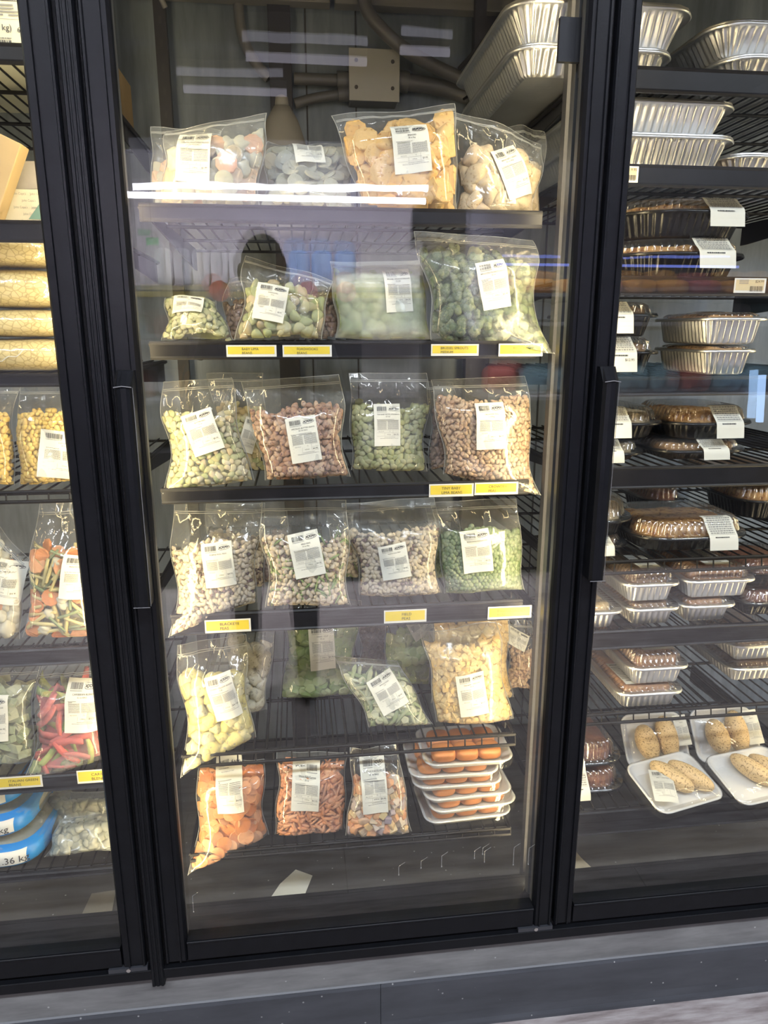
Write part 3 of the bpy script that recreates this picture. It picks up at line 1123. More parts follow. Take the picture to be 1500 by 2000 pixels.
# kick panel, cove base and its paler top edge under the doors
box_obj('wall_front', KICK_M, X0 - 0.5, X1 + 0.5, 0.004, 0.03, 0.10, 0.196, kind=S)
bb = MB()
for xa, xb in ((X0 - 0.5, 0.0385), (0.0395, X1 + 0.5)):
    sec = [(0.004, 0.0), (-0.012, 0.0), (-0.011, 0.006), (-0.008, 0.014), (-0.006, 0.03), (-0.0035, 0.112), (-0.001, 0.117), (0.004, 0.118)]
    r0 = np.array([(xa, y, z) for y, z in sec])
    r1 = np.array([(xb, y, z) for y, z in sec])
    bb.loft([r0, r1], 0, False)
o = bb.build('baseboard_front', BASE_M)
o['kind'] = S
box_obj('trim_1', COVE_EDGE, X0 - 0.5, X1 + 0.5, -0.0005, 0.004, 0.1181, 0.1188, kind=S)
# sill under the doors, with a thin rolled lip
sb = MB().box(X0 - 0.5, X1 + 0.5, -0.010, 0.05, 0.195, 0.218)
sb.tube([(X0 - 0.5, -0.010, 0.217), (X1 + 0.5, -0.010, 0.217)], 0.0022, 6)
sb.box(X0 - 0.5, X1 + 0.5, 0.012, 0.12, 0.10, 0.24)
o = sb.build('trim_2', BLACK, bevel=0.0015)
o['kind'] = S
# threshold ledge seen through the bottom of the glass
box_obj('trim_3', plain('grey_threshold', (0.06, 0.06, 0.058), 0.4, noise=0.3, nscale=18, stretch=(1, 8, 8)), X0, X1, 0.12, 0.165, 0.10, 0.114, kind=S, bevel=0.003)
# mullions between the doors; the left one is a joint cover that runs on below the sill
mb = MB()
mb.box(-0.402, -0.363, 0.002, 0.06, 0.218, 2.06)
o = mb.build('trim_4', BLACK_SOFT)
o['kind'] = S
mb = MB()
prof = [(0, 0.004), (0, -0.010), (0.002, -0.014), (0.006, -0.014), (0.007, -0.0125), (0.009, -0.0125), (0.010, -0.014), (0.014, -0.014), (0.015, -0.0125), (0.017, -0.0125), (0.018, -0.014), (0.022, -0.014), (0.024, -0.010), (0.024, 0.004)]
profile_bar(mb, prof, 0.183, 2.06, -0.393)
o = mb.build('trim_5', BLACK)
o['kind'] = S
o = MB().box(0.377, 0.387, 0.008, 0.06, 0.218, 2.06).build('trim_6', BLACK_SOFT)
o['kind'] = S
# header above the doors
box_obj('wall_header', BLACK, X0 - 0.5, X1 + 0.5, -0.012, 0.05, 2.06, 2.5, kind=S)

GLASS = sheet('door_glass', (0.90, 0.915, 0.91), 0.062, 0.0, haze=0.0)
GLASS_IN = sheet('inner_door_glass', (0.955, 0.96, 0.955), 0.055, 0.012, haze=0.0, bump=0.09, bscale=2.2, stretch=(1.0, 1.0, 2.0))
SPACER = plain('pane_spacer', (0.13, 0.125, 0.115), 0.4, metal=0.3)


def glass_door(name, xa, xb, ga, gb, z0, z1, gz0, gz1, handle=None, drips=None):
    """xa..xb leaf, ga..gb glass"""
    t = bpy.data.objects.new(name, None)
    COL.objects.link(t)
    t.location = (xa, 0, z0)
    t['kind'] = S
    ox, oz = xa, z0
    for side, (a, c) in enumerate(((xa, ga), (gb, xb))):
        w = c - a
        prof = [(0, 0.034), (0, -0.006), (0.002, -0.010), (0.005, -0.010), (0.0065, -0.007), (w * 0.62, -0.007), (w * 0.64, -0.011), (w * 0.70, -0.011), (w * 0.72, -0.008), (w - 0.005, -0.008), (w - 0.001, -0.002), (w, 0.0055), (w - 0.011, 0.0055), (w - 0.011, 0.034)]
        b = MB()
        profile_bar(b, prof, 0, z1 - z0, (a if side == 0 else c) - ox, side == 1)
        b.build('stile', BLACK, t)
    for za, zb, nm in ((z0, gz0, 'bottom_rail'), (gz1, z1, 'top_rail')):
        b = MB().box(ga - ox, gb - ox, -0.007, 0.034, za - oz, zb - oz)
        e = zb if nm == 'bottom_rail' else za
        b.tube([(ga - ox, -0.007, e - oz - (0.004 if nm == 'bottom_rail' else -0.004)), (gb - ox, -0.007, e - oz - (0.004 if nm == 'bottom_rail' else -0.004))], 0.003, 6)
        b.build(nm, BLACK, t)
    g = MB().box(ga - 0.004 - ox, gb + 0.004 - ox, 0.006, 0.0065, gz0 - 0.004 - oz, gz1 + 0.004 - oz)
    # a single sheet, so that the mirror image stays crisp
    g = MB()
    nx, nz = 2, 2
    P = np.zeros((nz, nx, 3))
    for i, z in enumerate((gz0 - 0.004, gz1 + 0.004)):
        for j, x in enumerate((ga - 0.009, gb + 0.009)):
            P[i, j] = (x - ox, 0.006, z - oz)
    g.grid(P)
    tag(g.build('glass_pane', GLASS, t), 'clear outer pane of the door')
    g = MB()
    n1, n2 = 15, 25
    P = np.zeros((n2, n1, 3))
    for i in range(n2):
        for j in range(n1):
            a, c = j / (n1 - 1), i / (n2 - 1)
            P[i, j] = (ga - 0.0105 + (gb - ga + 0.021) * a - ox, 0.0225 + 0.0088 * math.sin(PI * c) * (0.75 + 0.25 * math.sin(PI * a)), gz0 + (gz1 - gz0) * c - oz)
    g.grid(P)
    tag(g.build('glass_pane', GLASS_IN, t), 'inner pane, slightly bowed')
    s = MB()
    for a, c in ((ga - 0.0105, ga - 0.0005), (gb + 0.0005, gb + 0.0105)):
        s.box(a - ox, c - ox, 0.008, 0.0205, gz0 - oz, gz1 - oz)
    s.build('pane_spacer', SPACER, t)
    if drips:
        b = MB()
        rg = random.Random(4)
        for (px, pz) in drips:
            ln = rg.uniform(0.012, 0.042)
            b.tube([(px + 0.012 - ox, 0.0052, pz + 0.008 - oz), (px - ox, 0.0050, pz - oz), (px - ox, 0.0050, pz - ln - oz)], [0.0004, 0.0006, 0.0006], 5)
            b.add(ICO2[0] * np.array([0.0013, 0.0008, 0.0017]) + np.array([px - ox, 0.0049, pz - ln - oz]), ICO2[1], 0, True)
        b.build('water_drips', sheet('water_drip', (0.96, 0.97, 0.97), 0.16, 0.08, haze=0.16), t)
    if handle:
        hx0, hx1, hz0, hz1 = handle
        b = MB()
        prof = [(0, -0.008), (0, -0.036), (0.004, -0.042), (0.010, -0.0445), (0.018, -0.0445), (0.023, -0.042), (0.0262, -0.036), (0.0262, -0.008)]
        sc = (hx1 - hx0) / 0.0262
        r = [[(hx0 + p[0] * sc - ox, p[1], hz0 - oz) for p in prof],
             [(hx0 + p[0] * sc - ox, p[1], hz1 - 0.012 - oz) for p in prof],
             [(hx0 + p[0] * sc - ox, min(p[1] * 0.45 - 0.004, -0.008), hz1 + 0.012 - oz) for p in prof]]
        b.loft([np.array(q) for q in r], 0, False)
        h = b.build('door_handle', BLACK, t)
        e = MB()
        e.tube([(hx1 - ox + 0.0003, -0.0385, hz0 - oz), (hx1 - ox + 0.0003, -0.0385, hz1 - 0.012 - oz)], 0.0005, 5)
        e.tube([(hx0 - ox, -0.044, hz1 - 0.011 - oz), ((hx0 + hx1) / 2 - ox, -0.0465, hz1 - 0.009 - oz), (hx1 - ox, -0.044, hz1 - 0.011 - oz)], 0.0008, 5)
        e.tube([(hx0 - ox, -0.044, hz0 - oz), (hx1 - ox, -0.0445, hz0 - oz)], 0.0007, 5)
        e.build('worn_edge', plain('worn_grey_edge', (0.17, 0.17, 0.175), 0.35), h)
    return t


DRIPS = [(0.075, 0.385), (0.118, 0.392), (0.158, 0.40), (0.222, 0.405), (0.238, 0.41), (0.242, 0.402), (0.30, 0.405), (0.330, 0.40), (-0.31, 0.36)]
DZ0, DZ1, GZ0, GZ1 = 0.229, 2.05, 0.272, 2.0
door1 = glass_door('door_1', -1.15, -0.400, -1.095, -0.444, DZ0, DZ1, GZ0, GZ1)
door2 = glass_door('door_2', -0.365, 0.379, -0.324, 0.342, DZ0, DZ1, GZ0, GZ1, (-0.3555, -0.3300, 0.950, 1.303), DRIPS)
door3 = glass_door('door_3', 0.386, 1.135, 0.4245, 1.095, DZ0, DZ1, GZ0, GZ1, (0.3915, 0.4175, 0.962, 1.305))
for dr, x in ((door1, -0.432), (door2, 0.348), (door3, 1.10)):
    b = MB().box(-0.036, 0.034, -0.011, 0.004, 0.2195 - DZ0, 0.2275 - DZ0)
    h = b.build('hinge_plate', BLACK_EDGE, dr)
    h.location.x = x - dr.location.x
    s = MB().tube([(0.0, -0.0125, 0.2235 - DZ0), (0.0, -0.010, 0.2235 - DZ0)], 0.004, 10)
    s.build('hinge_screw', SCREW, h)
    # gap under the leaf
# dark rebate behind the gap between leaf and sill
box_obj('trim_7', BLACK_SOFT, X0 - 0.5, X1 + 0.5, 0.0, 0.04, 0.2181, 0.2285, kind=S)

# ------------------------------------------------------------------ lights on the backs of the mullions
def mullion_light(x, label):
    t = thing('mullion_light', label, 'light', (x, 0.062, 0.155))
    b = MB()
    pr = [(-0.030, 0), (0.030, 0), (0.030, 0.018), (0.012, 0.040), (-0.012, 0.040), (-0.030, 0.018)]
    profile_bar(b, pr, 0, 1.85)
    b.build('housing', plain('light_housing', (0.10, 0.10, 0.10), 0.4), t)
    for s in (-1, 1):
        l = MB()
        p = [np.array((s * 0.0255, 0.0242, 0.01)), np.array((s * 0.0135, 0.0388, 0.01))]
        q = [p[0] + [0, 0, 1.83], p[1] + [0, 0, 1.83]]
        off = np.array((s * 0.0012, 0.0010, 0))
        pts = [p[0] + off, p[1] + off, q[1] + off, q[0] + off]
        if s < 0:
            pts = [pts[1], pts[0], pts[3], pts[2]]
        l.quad(*[tuple(a) for a in pts])
        l.build('lens', LED, t)
    return t


mullion_light(-0.383, 'vertical cooler light behind the left black mullion')
mullion_light(0.383, 'vertical cooler light behind the right black mullion')
mullion_light(-1.17, 'vertical cooler light at the far left door frame')
mullion_light(1.16, 'vertical cooler light at the far right door frame')

# ------------------------------------------------------------------ back wall fittings
PIPE = plain('grey_pipe', (0.13, 0.13, 0.135), 0.4, noise=0.15, nscale=12)
PLATE = plain('galvanised_plate', (0.46, 0.45, 0.41), 0.45, metal=0.25, noise=0.08, nscale=5)
DARKPOST = plain('dark_upright_paint', (0.035, 0.035, 0.042), 0.5)
SEAM = plain('dark_panel_joint', (0.05, 0.052, 0.056), 0.6)


def pipe(name, label, cat, pts, r, mat=PIPE, collars=()):
    # smooth the path
    P = [np.array(p, float) for p in pts]
    if len(P) > 2:
        out = []
        for i in range(len(P) - 1):
            p0, p1, p2, p3 = P[max(i - 1, 0)], P[i], P[i + 1], P[min(i + 2, len(P) - 1)]
            for k in range(6):
                s = k / 6
                out.append(0.5 * (2 * p1 + (p2 - p0) * s + (2 * p0 - 5 * p1 + 4 * p2 - p3) * s * s + (3 * p1 - p0 - 3 * p2 + p3) * s ** 3))
        out.append(P[-1])
        P = out
    if collars:
        t = thing(name, label, cat, tuple(pts[0]))
        o0 = np.array(pts[0], float)
        MB().tube([p - o0 for p in P], r, 14).build('pipe_run', mat, t)
        for (a, c, rr) in collars:
            MB().tube([np.array(a) - o0, np.array(c) - o0], rr, 14).build('collar', mat, t)
        return t
    o = MB().tube(P, r, 14).build(name, mat)
    return tag(o, label, cat)


# ------------------------------------------------------------------ shelves
def wire_shelf(x0, x1, z, label, style='channel', h=0.031, y0=0.162, y1=0.80, group=None):
    t = thing('wire_shelf', label, 'shelf', (x0, y0, z), group=group)
    W, D = x1 - x0, y1 - y0
    b = MB()
    n = int(W / 0.0265)
    for k in range(n + 1):
        x = 0.004 + (W - 0.008) * k / n
        b.tube([(x, 0.006, -0.0025), (x, D, -0.0025)], 0.0021, 5)
    for y in (0.012, D * 0.33, D * 0.66, D - 0.005):
        b.tube([(0, y, -0.008), (W, y, -0.008)], 0.0036, 6)
    for x in (0, W):
        b.tube([(x, 0.004, -0.006), (x, D, -0.006)], 0.0042, 6)
    b.build('wire_deck', WIRE, t)
    if style == 'channel':
        c = MB()
        sec = [(0.0, 0.0), (-0.006, 0.0), (-0.0085, -0.003), (-0.0065, -0.006), (-0.0065, -h + 0.006), (-0.0085, -h + 0.003), (-0.006, -h), (0.0, -h)]
        c.loft([np.array([(0.0, y, zz) for y, zz in sec]), np.array([(W, y, zz) for y, zz in sec])], 0, False)
        c.build('price_channel', RAIL, t)
    else:
        f = MB()
        f.tube([(0, 0, -0.003), (W, 0, -0.003)], 0.0035, 6)
        f.tube([(0, -0.004, -h), (W, -0.004, -h)], 0.0035, 6)
        m = int(W / 0.035)
        for k in range(m + 1):
            x = W * k / m
            f.tube([(x, 0.0, -0.003), (x, -0.004, -h)], 0.0016, 5)
        f.build('front_rail', WIRE, t)
    for x in (0.006, W - 0.006):
        s = MB()
        s.add([(x - 0.0015, 0.05, -0.004), (x - 0.0015, D, -0.004), (x - 0.0015, D, -0.055), (x - 0.0015, D - 0.03, -0.055), (x - 0.0015, 0.05, -0.018),
               (x + 0.0015, 0.05, -0.004), (x + 0.0015, D, -0.004), (x + 0.0015, D, -0.055), (x + 0.0015, D - 0.03, -0.055), (x + 0.0015, 0.05, -0.018)],
              [(0, 1, 2, 3, 4), (9, 8, 7, 6, 5), (0, 5, 6, 1), (1, 6, 7, 2), (2, 7, 8, 3), (3, 8, 9, 4), (4, 9, 5, 0)])
        s.build('bracket', DARKPOST, t)
    return t


def upright(x, y, z0, z1, label, w=0.028, d=0.02):
    b = MB().box(-w / 2, w / 2, -d / 2, d / 2, 0, z1 - z0)
    n = int((z1 - z0) / 0.05)
    for k in range(n):
        b.box(-0.003, 0.003, -d / 2 - 0.0006, -d / 2, 0.02 + k * 0.05, 0.035 + k * 0.05, 1)
    o = b.build('shelf_upright', [DARKPOST, SEAM], loc=(x, y, z0))
    return tag(o, label, 'shelf post')


def price_tag(x, z, w, h, lines, label, y=0.1530, tilt=0.0, border='bottom', tx=0.34, cat='price tag', color=None, extra=None):
    t_rot = (0, tilt, 0)
    pr = Print()
    bd = 0.0025
    b0 = (bd, bd + 0.002, w - bd * 1.4, h - bd) if border else (0, 0, w, h)
    pr.rect(*b0, m=1)
    fs = h * 0.30
    for k, s in enumerate(lines):
        pr.text(s, w * tx, h * 0.56 - k * fs * 1.12, fs, w * 0.63, 'l', 2)
    if extra:
        extra(pr, w, h)
    # thickness card, print lifted off it
    b = MB().box(-w / 2, w / 2, 0.0, 0.0008, 0, h)
    o = None
    lifts = {1: 0.0003, 2: 0.0006, 3: 0.0006}
    for V, F, m in pr.items:
        Q = np.stack([V[:, 0] - w / 2, np.full(len(V), -lifts[m]), V[:, 1]], 1)
        b.add(Q, F, m)
    o = b.build('price_tag', [PAPER_WHITE, color or YELLOW, INK, INK_SOFT], loc=(x, y, z))
    o.rotation_euler = t_rot
    return tag(o, label, cat)

# ------------------------------------------------------------------ trays, pans and lids
def rr_ring(w, d, r, N, off=0.0, z=0.0, flute=0, amp=0.0):
    """rounded rectangle, N points evenly spaced by arc length, pushed outward by off"""
    r = min(r, w / 2 - 1e-4, d / 2 - 1e-4)
    segs = []
    cx, cy = w / 2 - r, d / 2 - r
    L = [2 * cx, PI / 2 * r, 2 * cy, PI / 2 * r] * 2
    per = 4 * cx + 4 * cy + 2 * PI * r
    out = np.zeros((N, 3))
    for i in range(N):
        s = per * i / N
        s0 = s
        k = 0
        LL = [2 * cx, PI / 2 * r, 2 * cy, PI / 2 * r, 2 * cx, PI / 2 * r, 2 * cy, PI / 2 * r]
        while k < 7 and s > LL[k]:
            s -= LL[k]
            k += 1
        if k == 0:
            p, n = (-cx + s, -d / 2), (0, -1)
        elif k == 1:
            a = -PI / 2 + s / r
            p, n = (cx + r * math.cos(a), -cy + r * math.sin(a)), (math.cos(a), math.sin(a))
        elif k == 2:
            p, n = (w / 2, -cy + s), (1, 0)
        elif k == 3:
            a = s / r
            p, n = (cx + r * math.cos(a), cy + r * math.sin(a)), (math.cos(a), math.sin(a))
        elif k == 4:
            p, n = (cx - s, d / 2), (0, 1)
        elif k == 5:
            a = PI / 2 + s / r
            p, n = (-cx + r * math.cos(a), cy + r * math.sin(a)), (math.cos(a), math.sin(a))
        elif k == 6:
            p, n = (-w / 2, cy - s), (-1, 0)
        else:
            a = PI + s / r
            p, n = (-cx + r * math.cos(a), -cy + r * math.sin(a)), (math.cos(a), math.sin(a))
        f = off
        if flute:
            c = math.cos(s0 / per * 2 * PI * flute)
            f += amp * max(-0.75, min(0.75, 1.6 * c))
        out[i] = (p[0] + n[0] * f, p[1] + n[1] * f, z)
    return out


def pan_mesh(name, mat, parent, w, d, h, r, taper, pitch=0.012, amp=0.0016, rim=0.011, floor=True):
    per = 2 * (w + d) - 1.7 * r
    fl = int(per / pitch)
    N = max(64, min(420, fl * 6)) if amp else 72
    R = lambda off, z, a=0.0: rr_ring(w, d, r, N, off, z, fl if a else 0, a)
    rings = [R(-taper - 0.004, 0.0), R(-taper, 0.002, amp * 0.5), R(-taper * 0.9, h * 0.1, amp), R(-taper * 0.2, h * 0.84, amp),
             R(-taper * 0.12, h * 0.92, amp * 0.3), R(0, h * 0.97), R(rim * 0.5, h * 0.985), R(rim, h * 0.99), R(rim + 0.0015, h - 0.0045), R(rim - 0.0005, h - 0.006)]
    # inside face
    b = MB()
    b.loft(rings, 0, True, True, False)
    inner = [R(rim * 0.9, h * 0.995), R(-0.002, h * 0.985), R(-taper * 0.2 - 0.001, h * 0.84, amp), R(-taper - 0.001, 0.003)]
    b.loft(inner, 0, True, False, True)
    return b.build(name, mat, parent)


def lid_mesh(name, mat, parent, w, d, h, lh, r, pitch=0.016, amp=0.0042, rim=0.010, slope=0.010):
    per = 2 * (w + d) - 1.7 * r
    fl = int(per / pitch)
    N = max(64, min(420, fl * 6))
    R = lambda off, z, a=0.0: rr_ring(w, d, r, N, off, z, fl if a else 0, a)
    b = MB()
    b.loft([R(rim + 0.001, h - 0.001), R(rim, h + 0.0015), R(-0.003, h + 0.002), R(-0.005, h + 0.004, amp), R(-0.004 - slope * 0.6, h + lh * 0.72, amp), R(-0.006 - slope, h + lh * 0.93, amp * 0.3), R(-0.012 - slope, h + lh), R(-0.03 - slope, h + lh * 1.0)], 0, True, False, True)
    return b.build(name, mat, parent)


def food_slab(name, mat, parent, w, d, z0, z1, r, seed, rough=0.006, crown=0.0):
    rng = np.random.RandomState(seed)
    N = 64
    ks = [(0.0, 0.0), (0.0, 0.6), (0.02, 0.92), (0.12, 1.0), (0.28, 1.0), (0.45, 1.0), (0.62, 1.0), (0.8, 1.0), (0.95, 1.0)]
    ph = rng.rand(8) * 6
    rings = []
    m = min(w, d) / 2
    for s, hf in ks:
        R = rr_ring(w, d, r, N, 0, 0)
        R[:, :2] *= (1 - s) if s > 0.02 else 1 - s
        x, y = R[:, 0] * 60, R[:, 1] * 60
        n = (np.sin(x * 1.3 + ph[0]) * np.sin(y * 1.1 + ph[1]) + 0.6 * np.sin(x * 2.3 + y * 1.9 + ph[2]) + 0.4 * np.sin(y * 3.7 - x + ph[3])) / 2
        R[:, 2] = z0 + (z1 - z0) * hf + (rough * n + crown * (s)) * (1 if hf > 0.5 else 0)
        rings.append(R)
    return MB().loft(rings, 0, True, True, True).build(name, mat, parent)


def drape(parent, pr, w, path, x=0.0, skew=0.0, mats=None, name='label_sticker'):
    """strip of paper following a (y, z) path, top end first"""
    P = np.array(path, float)
    seg = np.linalg.norm(np.diff(P, axis=0), axis=1)
    cum = np.concatenate([[0], np.cumsum(seg)])
    H = cum[-1]

    def fmap(Q):
        s = np.clip(H - Q[:, 1], 0, H)
        y = np.interp(s, cum, P[:, 0])
        z = np.interp(s, cum, P[:, 1])
        e = 0.003
        y2, z2 = np.interp(np.clip(s + e, 0, H), cum, P[:, 0]), np.interp(np.clip(s + e, 0, H), cum, P[:, 1])
        y1, z1 = np.interp(np.clip(s - e, 0, H), cum, P[:, 0]), np.interp(np.clip(s - e, 0, H), cum, P[:, 1])
        ty, tz = y2 - y1, z2 - z1
        ln = np.hypot(ty, tz) + 1e-9
        N = np.stack([np.zeros(len(Q)), tz / ln, -ty / ln], 1)
        X = Q[:, 0] - w / 2 + x + skew * s
        return np.stack([X, y, z], 1), N
    return label_mesh(name, pr(w, H) if callable(pr) else pr, w, H, fmap, parent, mats, 3, 14, 0.0006)


def lid_print(seed, blank=0.3, price=None):
    def make(w, h):
        rng = random.Random(seed)
        pr = Print()
        top, bot = 0.95, blank
        fine_rows(pr, 0.1 * w, 0.8 * w, (top - 0.06) * h, top * h, 1, rng, 1)
        fine_rows(pr, 0.08 * w, 0.92 * w, (bot + 0.12) * h, (top - 0.1) * h, 8, rng, 2)
        pr.rect(0.06 * w, (bot + 0.09) * h, 0.94 * w, (bot + 0.097) * h, 2)
        fine_rows(pr, 0.2 * w, 0.7 * w, (bot + 0.01) * h, (bot + 0.06) * h, 1, rng, 1)
        if price:
            pr.text('$' + price, 0.76 * w, (bot - 0.08) * h, 0.07 * h, 0.3 * w)
        return pr
    return make


FOODS = {
    'crumble': veg('golden_crumble', [(0.50, 0.27, 0.09), (0.58, 0.34, 0.13)], 0.05, speck=(0.30, 0.13, 0.045), speck_scale=90, speck_t=0.52, bump=1.0, rough=0.7, fscale=110.0),
    'crust': veg('baked_crust', [(0.60, 0.31, 0.10), (0.64, 0.36, 0.13)], 0.06, speck=(0.34, 0.14, 0.04), speck_scale=85, speck_t=0.54, bump=1.0, rough=0.7, fscale=110.0),
    'brown': veg('dark_brown_filling', [(0.27, 0.10, 0.06), (0.33, 0.14, 0.085)], 0.05, speck=(0.36, 0.18, 0.1), speck_scale=160, bump=1.0, rough=0.6, fscale=110.0),
    'dark': veg('nut_brown_loaf', [(0.30, 0.165, 0.07), (0.35, 0.20, 0.09)], 0.08, speck=(0.45, 0.30, 0.18), speck_scale=160, bump=1.0, rough=0.6, fscale=110.0),
    'red': veg('red_brown_loaf', [(0.48, 0.21, 0.07), (0.54, 0.26, 0.10)], 0.08, speck=(0.62, 0.40, 0.22), speck_scale=160, bump=1.0, rough=0.6, fscale=110.0),
    'pale': veg('pale_loaf', [(0.66, 0.50, 0.28), (0.70, 0.55, 0.33)], 0.08, speck=(0.5, 0.34, 0.18), speck_scale=160, bump=1.0, rough=0.6, fscale=110.0),
}


def container(name, label, cat, loc, w, d, h, lh, r, base='foil', food=None, taper=0.014, sticker=None, group=None, rotz=0.0, rot=None, lidpaper=False, pitch=0.0145, foodh=0.5, seed=1):
    t = thing(name, label, cat, loc, rot or (0, 0, rotz), group)
    mat = {'foil': FOIL, 'black': BLACK_PLASTIC}[base]
    pan_mesh('pan_body' if base == 'foil' else 'tray_base', mat, t, w, d, h, r, taper, pitch, 0.0030 if base == 'foil' else 0.0012)
    if food:
        food_slab('food_filling', FOODS[food], t, w - 0.022, d - 0.022, h * 0.55, h + lh * foodh, max(r - 0.008, 0.01), seed, 0.0035, lh * 0.08)
    if lh > 0:
        lid_mesh('clear_lid', CLEAR_LID, t, w, d, h, lh, r, pitch)
    elif lidpaper:
        b = MB()
        b.loft([rr_ring(w, d, r, 72, 0.009, h - 0.001), rr_ring(w, d, r, 72, 0.010, h + 0.003), rr_ring(w, d, r, 72, 0.004, h + 0.0045), rr_ring(w, d, r, 72, -0.03, h + 0.0035)], 0, True)
        b.build('foil_lid', FOIL, t)
    if sticker:
        sw, sx, top, flap, price = sticker
        z = h + lh
        path = [(-d / 2 + 0.012 + top, z + 0.001), (-d / 2 + 0.030, z + 0.0012), (-d / 2 + 0.016, z + 0.0005), (-d / 2 + 0.002, h + lh * 0.5), (-d / 2 - 0.012, h + 0.003), (-d / 2 - 0.0155, h - 0.004), (-d / 2 - 0.0165 - flap * 0.10, h - 0.006 - flap)]
        if flap == 0.0:
            path = path[:3]
        drape(t, lid_print(seed, 0.28 if flap else 0.12, price), sw, path, sx, 0.03)
    return t


def foam_tray_mesh(parent, w, d, h, r):
    N = 64
    R = lambda off, z: rr_ring(w, d, r, N, off, z)
    b = MB()
    b.loft([R(-0.020, 0.0), R(-0.016, 0.001), R(-0.003, h * 0.8), R(0.0, h - 0.003), R(0.001, h - 0.001), R(-0.001, h), R(-0.004, h), R(-0.006, h - 0.003), R(-0.019, 0.006), R(-0.022, 0.0045)], 0, True, True, True)
    return b.build('foam_base', FOAM, parent)


def wrap_mesh(parent, w, d, h, r, bulge, seed=0):
    N = 48
    rng = np.random.RandomState(seed)
    rings = []
    for off, z in ((0.002, 0.002), (0.0025, h - 0.002), (0.0015, h + 0.001)):
        rings.append(rr_ring(w, d, r, N, off, z))
    for s in (0.08, 0.2, 0.35, 0.5, 0.65, 0.8, 0.93):
        Q = rr_ring(w, d, r, N, 0, 0)
        Q[:, :2] *= 1 - s
        Q[:, 2] = h + bulge * math.sin(min(1, s * 1.5) * PI / 2) + 0.0025 * np.sin(Q[:, 0] * 90 + s * 9) * np.sin(Q[:, 1] * 70)
        rings.append(Q)
    return MB().loft(rings, 0, True, False, True).build('cling_wrap', WRAP, parent)


def piece_obj(name, tpl, mat, parent, loc, size, rot=(0, 0, 0)):
    V, F = tpl
    M = Matrix.LocRotScale(Vector(loc), Euler(rot), Vector(size))
    b = MB().add(V, F, 0, True).transform(M)
    return b.build(name, mat, parent)


BLOCK_M = veg('orange_puree', [(0.86, 0.31, 0.08), (0.88, 0.35, 0.11)], 0.03, 0.4)
SEEDED = veg('seeded_golden_roll', [(0.74, 0.50, 0.22), (0.78, 0.55, 0.27)], 0.03, speck=(0.34, 0.22, 0.09), speck_scale=300, speck_t=0.57)
ROLL_T = lumps(61, 0.07, ICO3, 1.5)


def soft_block(w, d, h, e=3.2):
    """pillow-like rounded block"""
    V, F = ico(4)
    n = np.abs(V)
    k = (n[:, 0] ** e + n[:, 1] ** e + n[:, 2] ** e) ** (-1 / e)
    return V * k[:, None] * np.array([w / 2, d / 2, h / 2]), F


def block_tray(loc, label, rotz, tilt, w=0.196, d=0.150, h=0.020, group=None):
    t = thing('foam_tray', label, 'food tray', loc, (tilt, 0, rotz), group)
    foam_tray_mesh(t, w, d, h, 0.028)
    for j in range(2):
        for k in range(3):
            bl = soft_block(0.053, 0.054, 0.026)
            o = MB().add(bl[0], bl[1], 0, True).build('orange_block', BLOCK_M, t, ((k - 1) * 0.0505, -0.027 + j * 0.0535, 0.0186))
    wrap_mesh(t, w, d, h, 0.028, 0.0075, 3)
    return t


def roll_tray(loc, rot, label, rolls, sticker, w=0.155, d=0.125, h=0.022, bulge=0.022, group=None, marks=()):
    t = thing('foam_tray', label, 'food tray', loc, rot, group)
    foam_tray_mesh(t, w, d, h, 0.026)
    for (x, y, sx, sy, sz, a) in rolls:
        piece_obj('seeded_roll', ROLL_T, SEEDED, t, (x, y, 0.006 + sz), (sx, sy, sz), (0, 0, a))
    wrap_mesh(t, w, d, h, 0.026, bulge, 5)
    if sticker:
        sx, sy, sw, sh, ang, z, title = sticker
        c, s = math.cos(ang), math.sin(ang)

        def fmap(P):
            dx, dy = P[:, 0] - sw / 2, P[:, 1] - sh / 2
            zz = z + 0.003 * np.sin(dx / sw * 4) - 0.08 * np.abs(dx)
            return np.stack([sx + c * dx - s * dy, sy + s * dx + c * dy, zz], 1), np.tile((0, 0, 1.0), (len(P), 1))
        label_mesh('label_sticker', store_label(sw, sh, title, '', '', 7), sw, sh, fmap, t)
    for m in marks:
        m(t)
    return t


# ------------------------------------------------------------------ cartons and long packs
def carton(name, label, loc, w, d, h, mat, rotz=0.0, pr=None, mats=None, cat='box', flaps=True, tilt=0.0):
    t = thing(name, label, cat, loc, (0, tilt, rotz))
    b = MB().box(0, w, 0, d, 0, h)
    b.build('carton_body', mat, t, bevel=0.0015)
    if pr:
        bb = MB()
        for V, F, m in pr.items:
            bb.add(np.stack([V[:, 0], np.full(len(V), -0.0006 - 0.0003 * m), V[:, 1]], 1), F, m)
        bb.build('printed_panel', mats, t)
    return t


CARD_M = plain('brown_cardboard', (0.52, 0.38, 0.20), 0.7, noise=0.12, nscale=10)
CARD_CREAM = plain('cream_carton', (0.74, 0.69, 0.54), 0.6, noise=0.05, nscale=8)
CARD_GREY = plain('frosted_grey_carton', (0.40, 0.37, 0.34), 0.7, noise=0.2, nscale=18)
CARD_WHITE = plain('pale_yellow_carton', (0.82, 0.82, 0.66), 0.6)
GREEN_P = plain('green_print', (0.16, 0.28, 0.24), 0.6)
RED_P = plain('red_print', (0.62, 0.12, 0.10), 0.6)


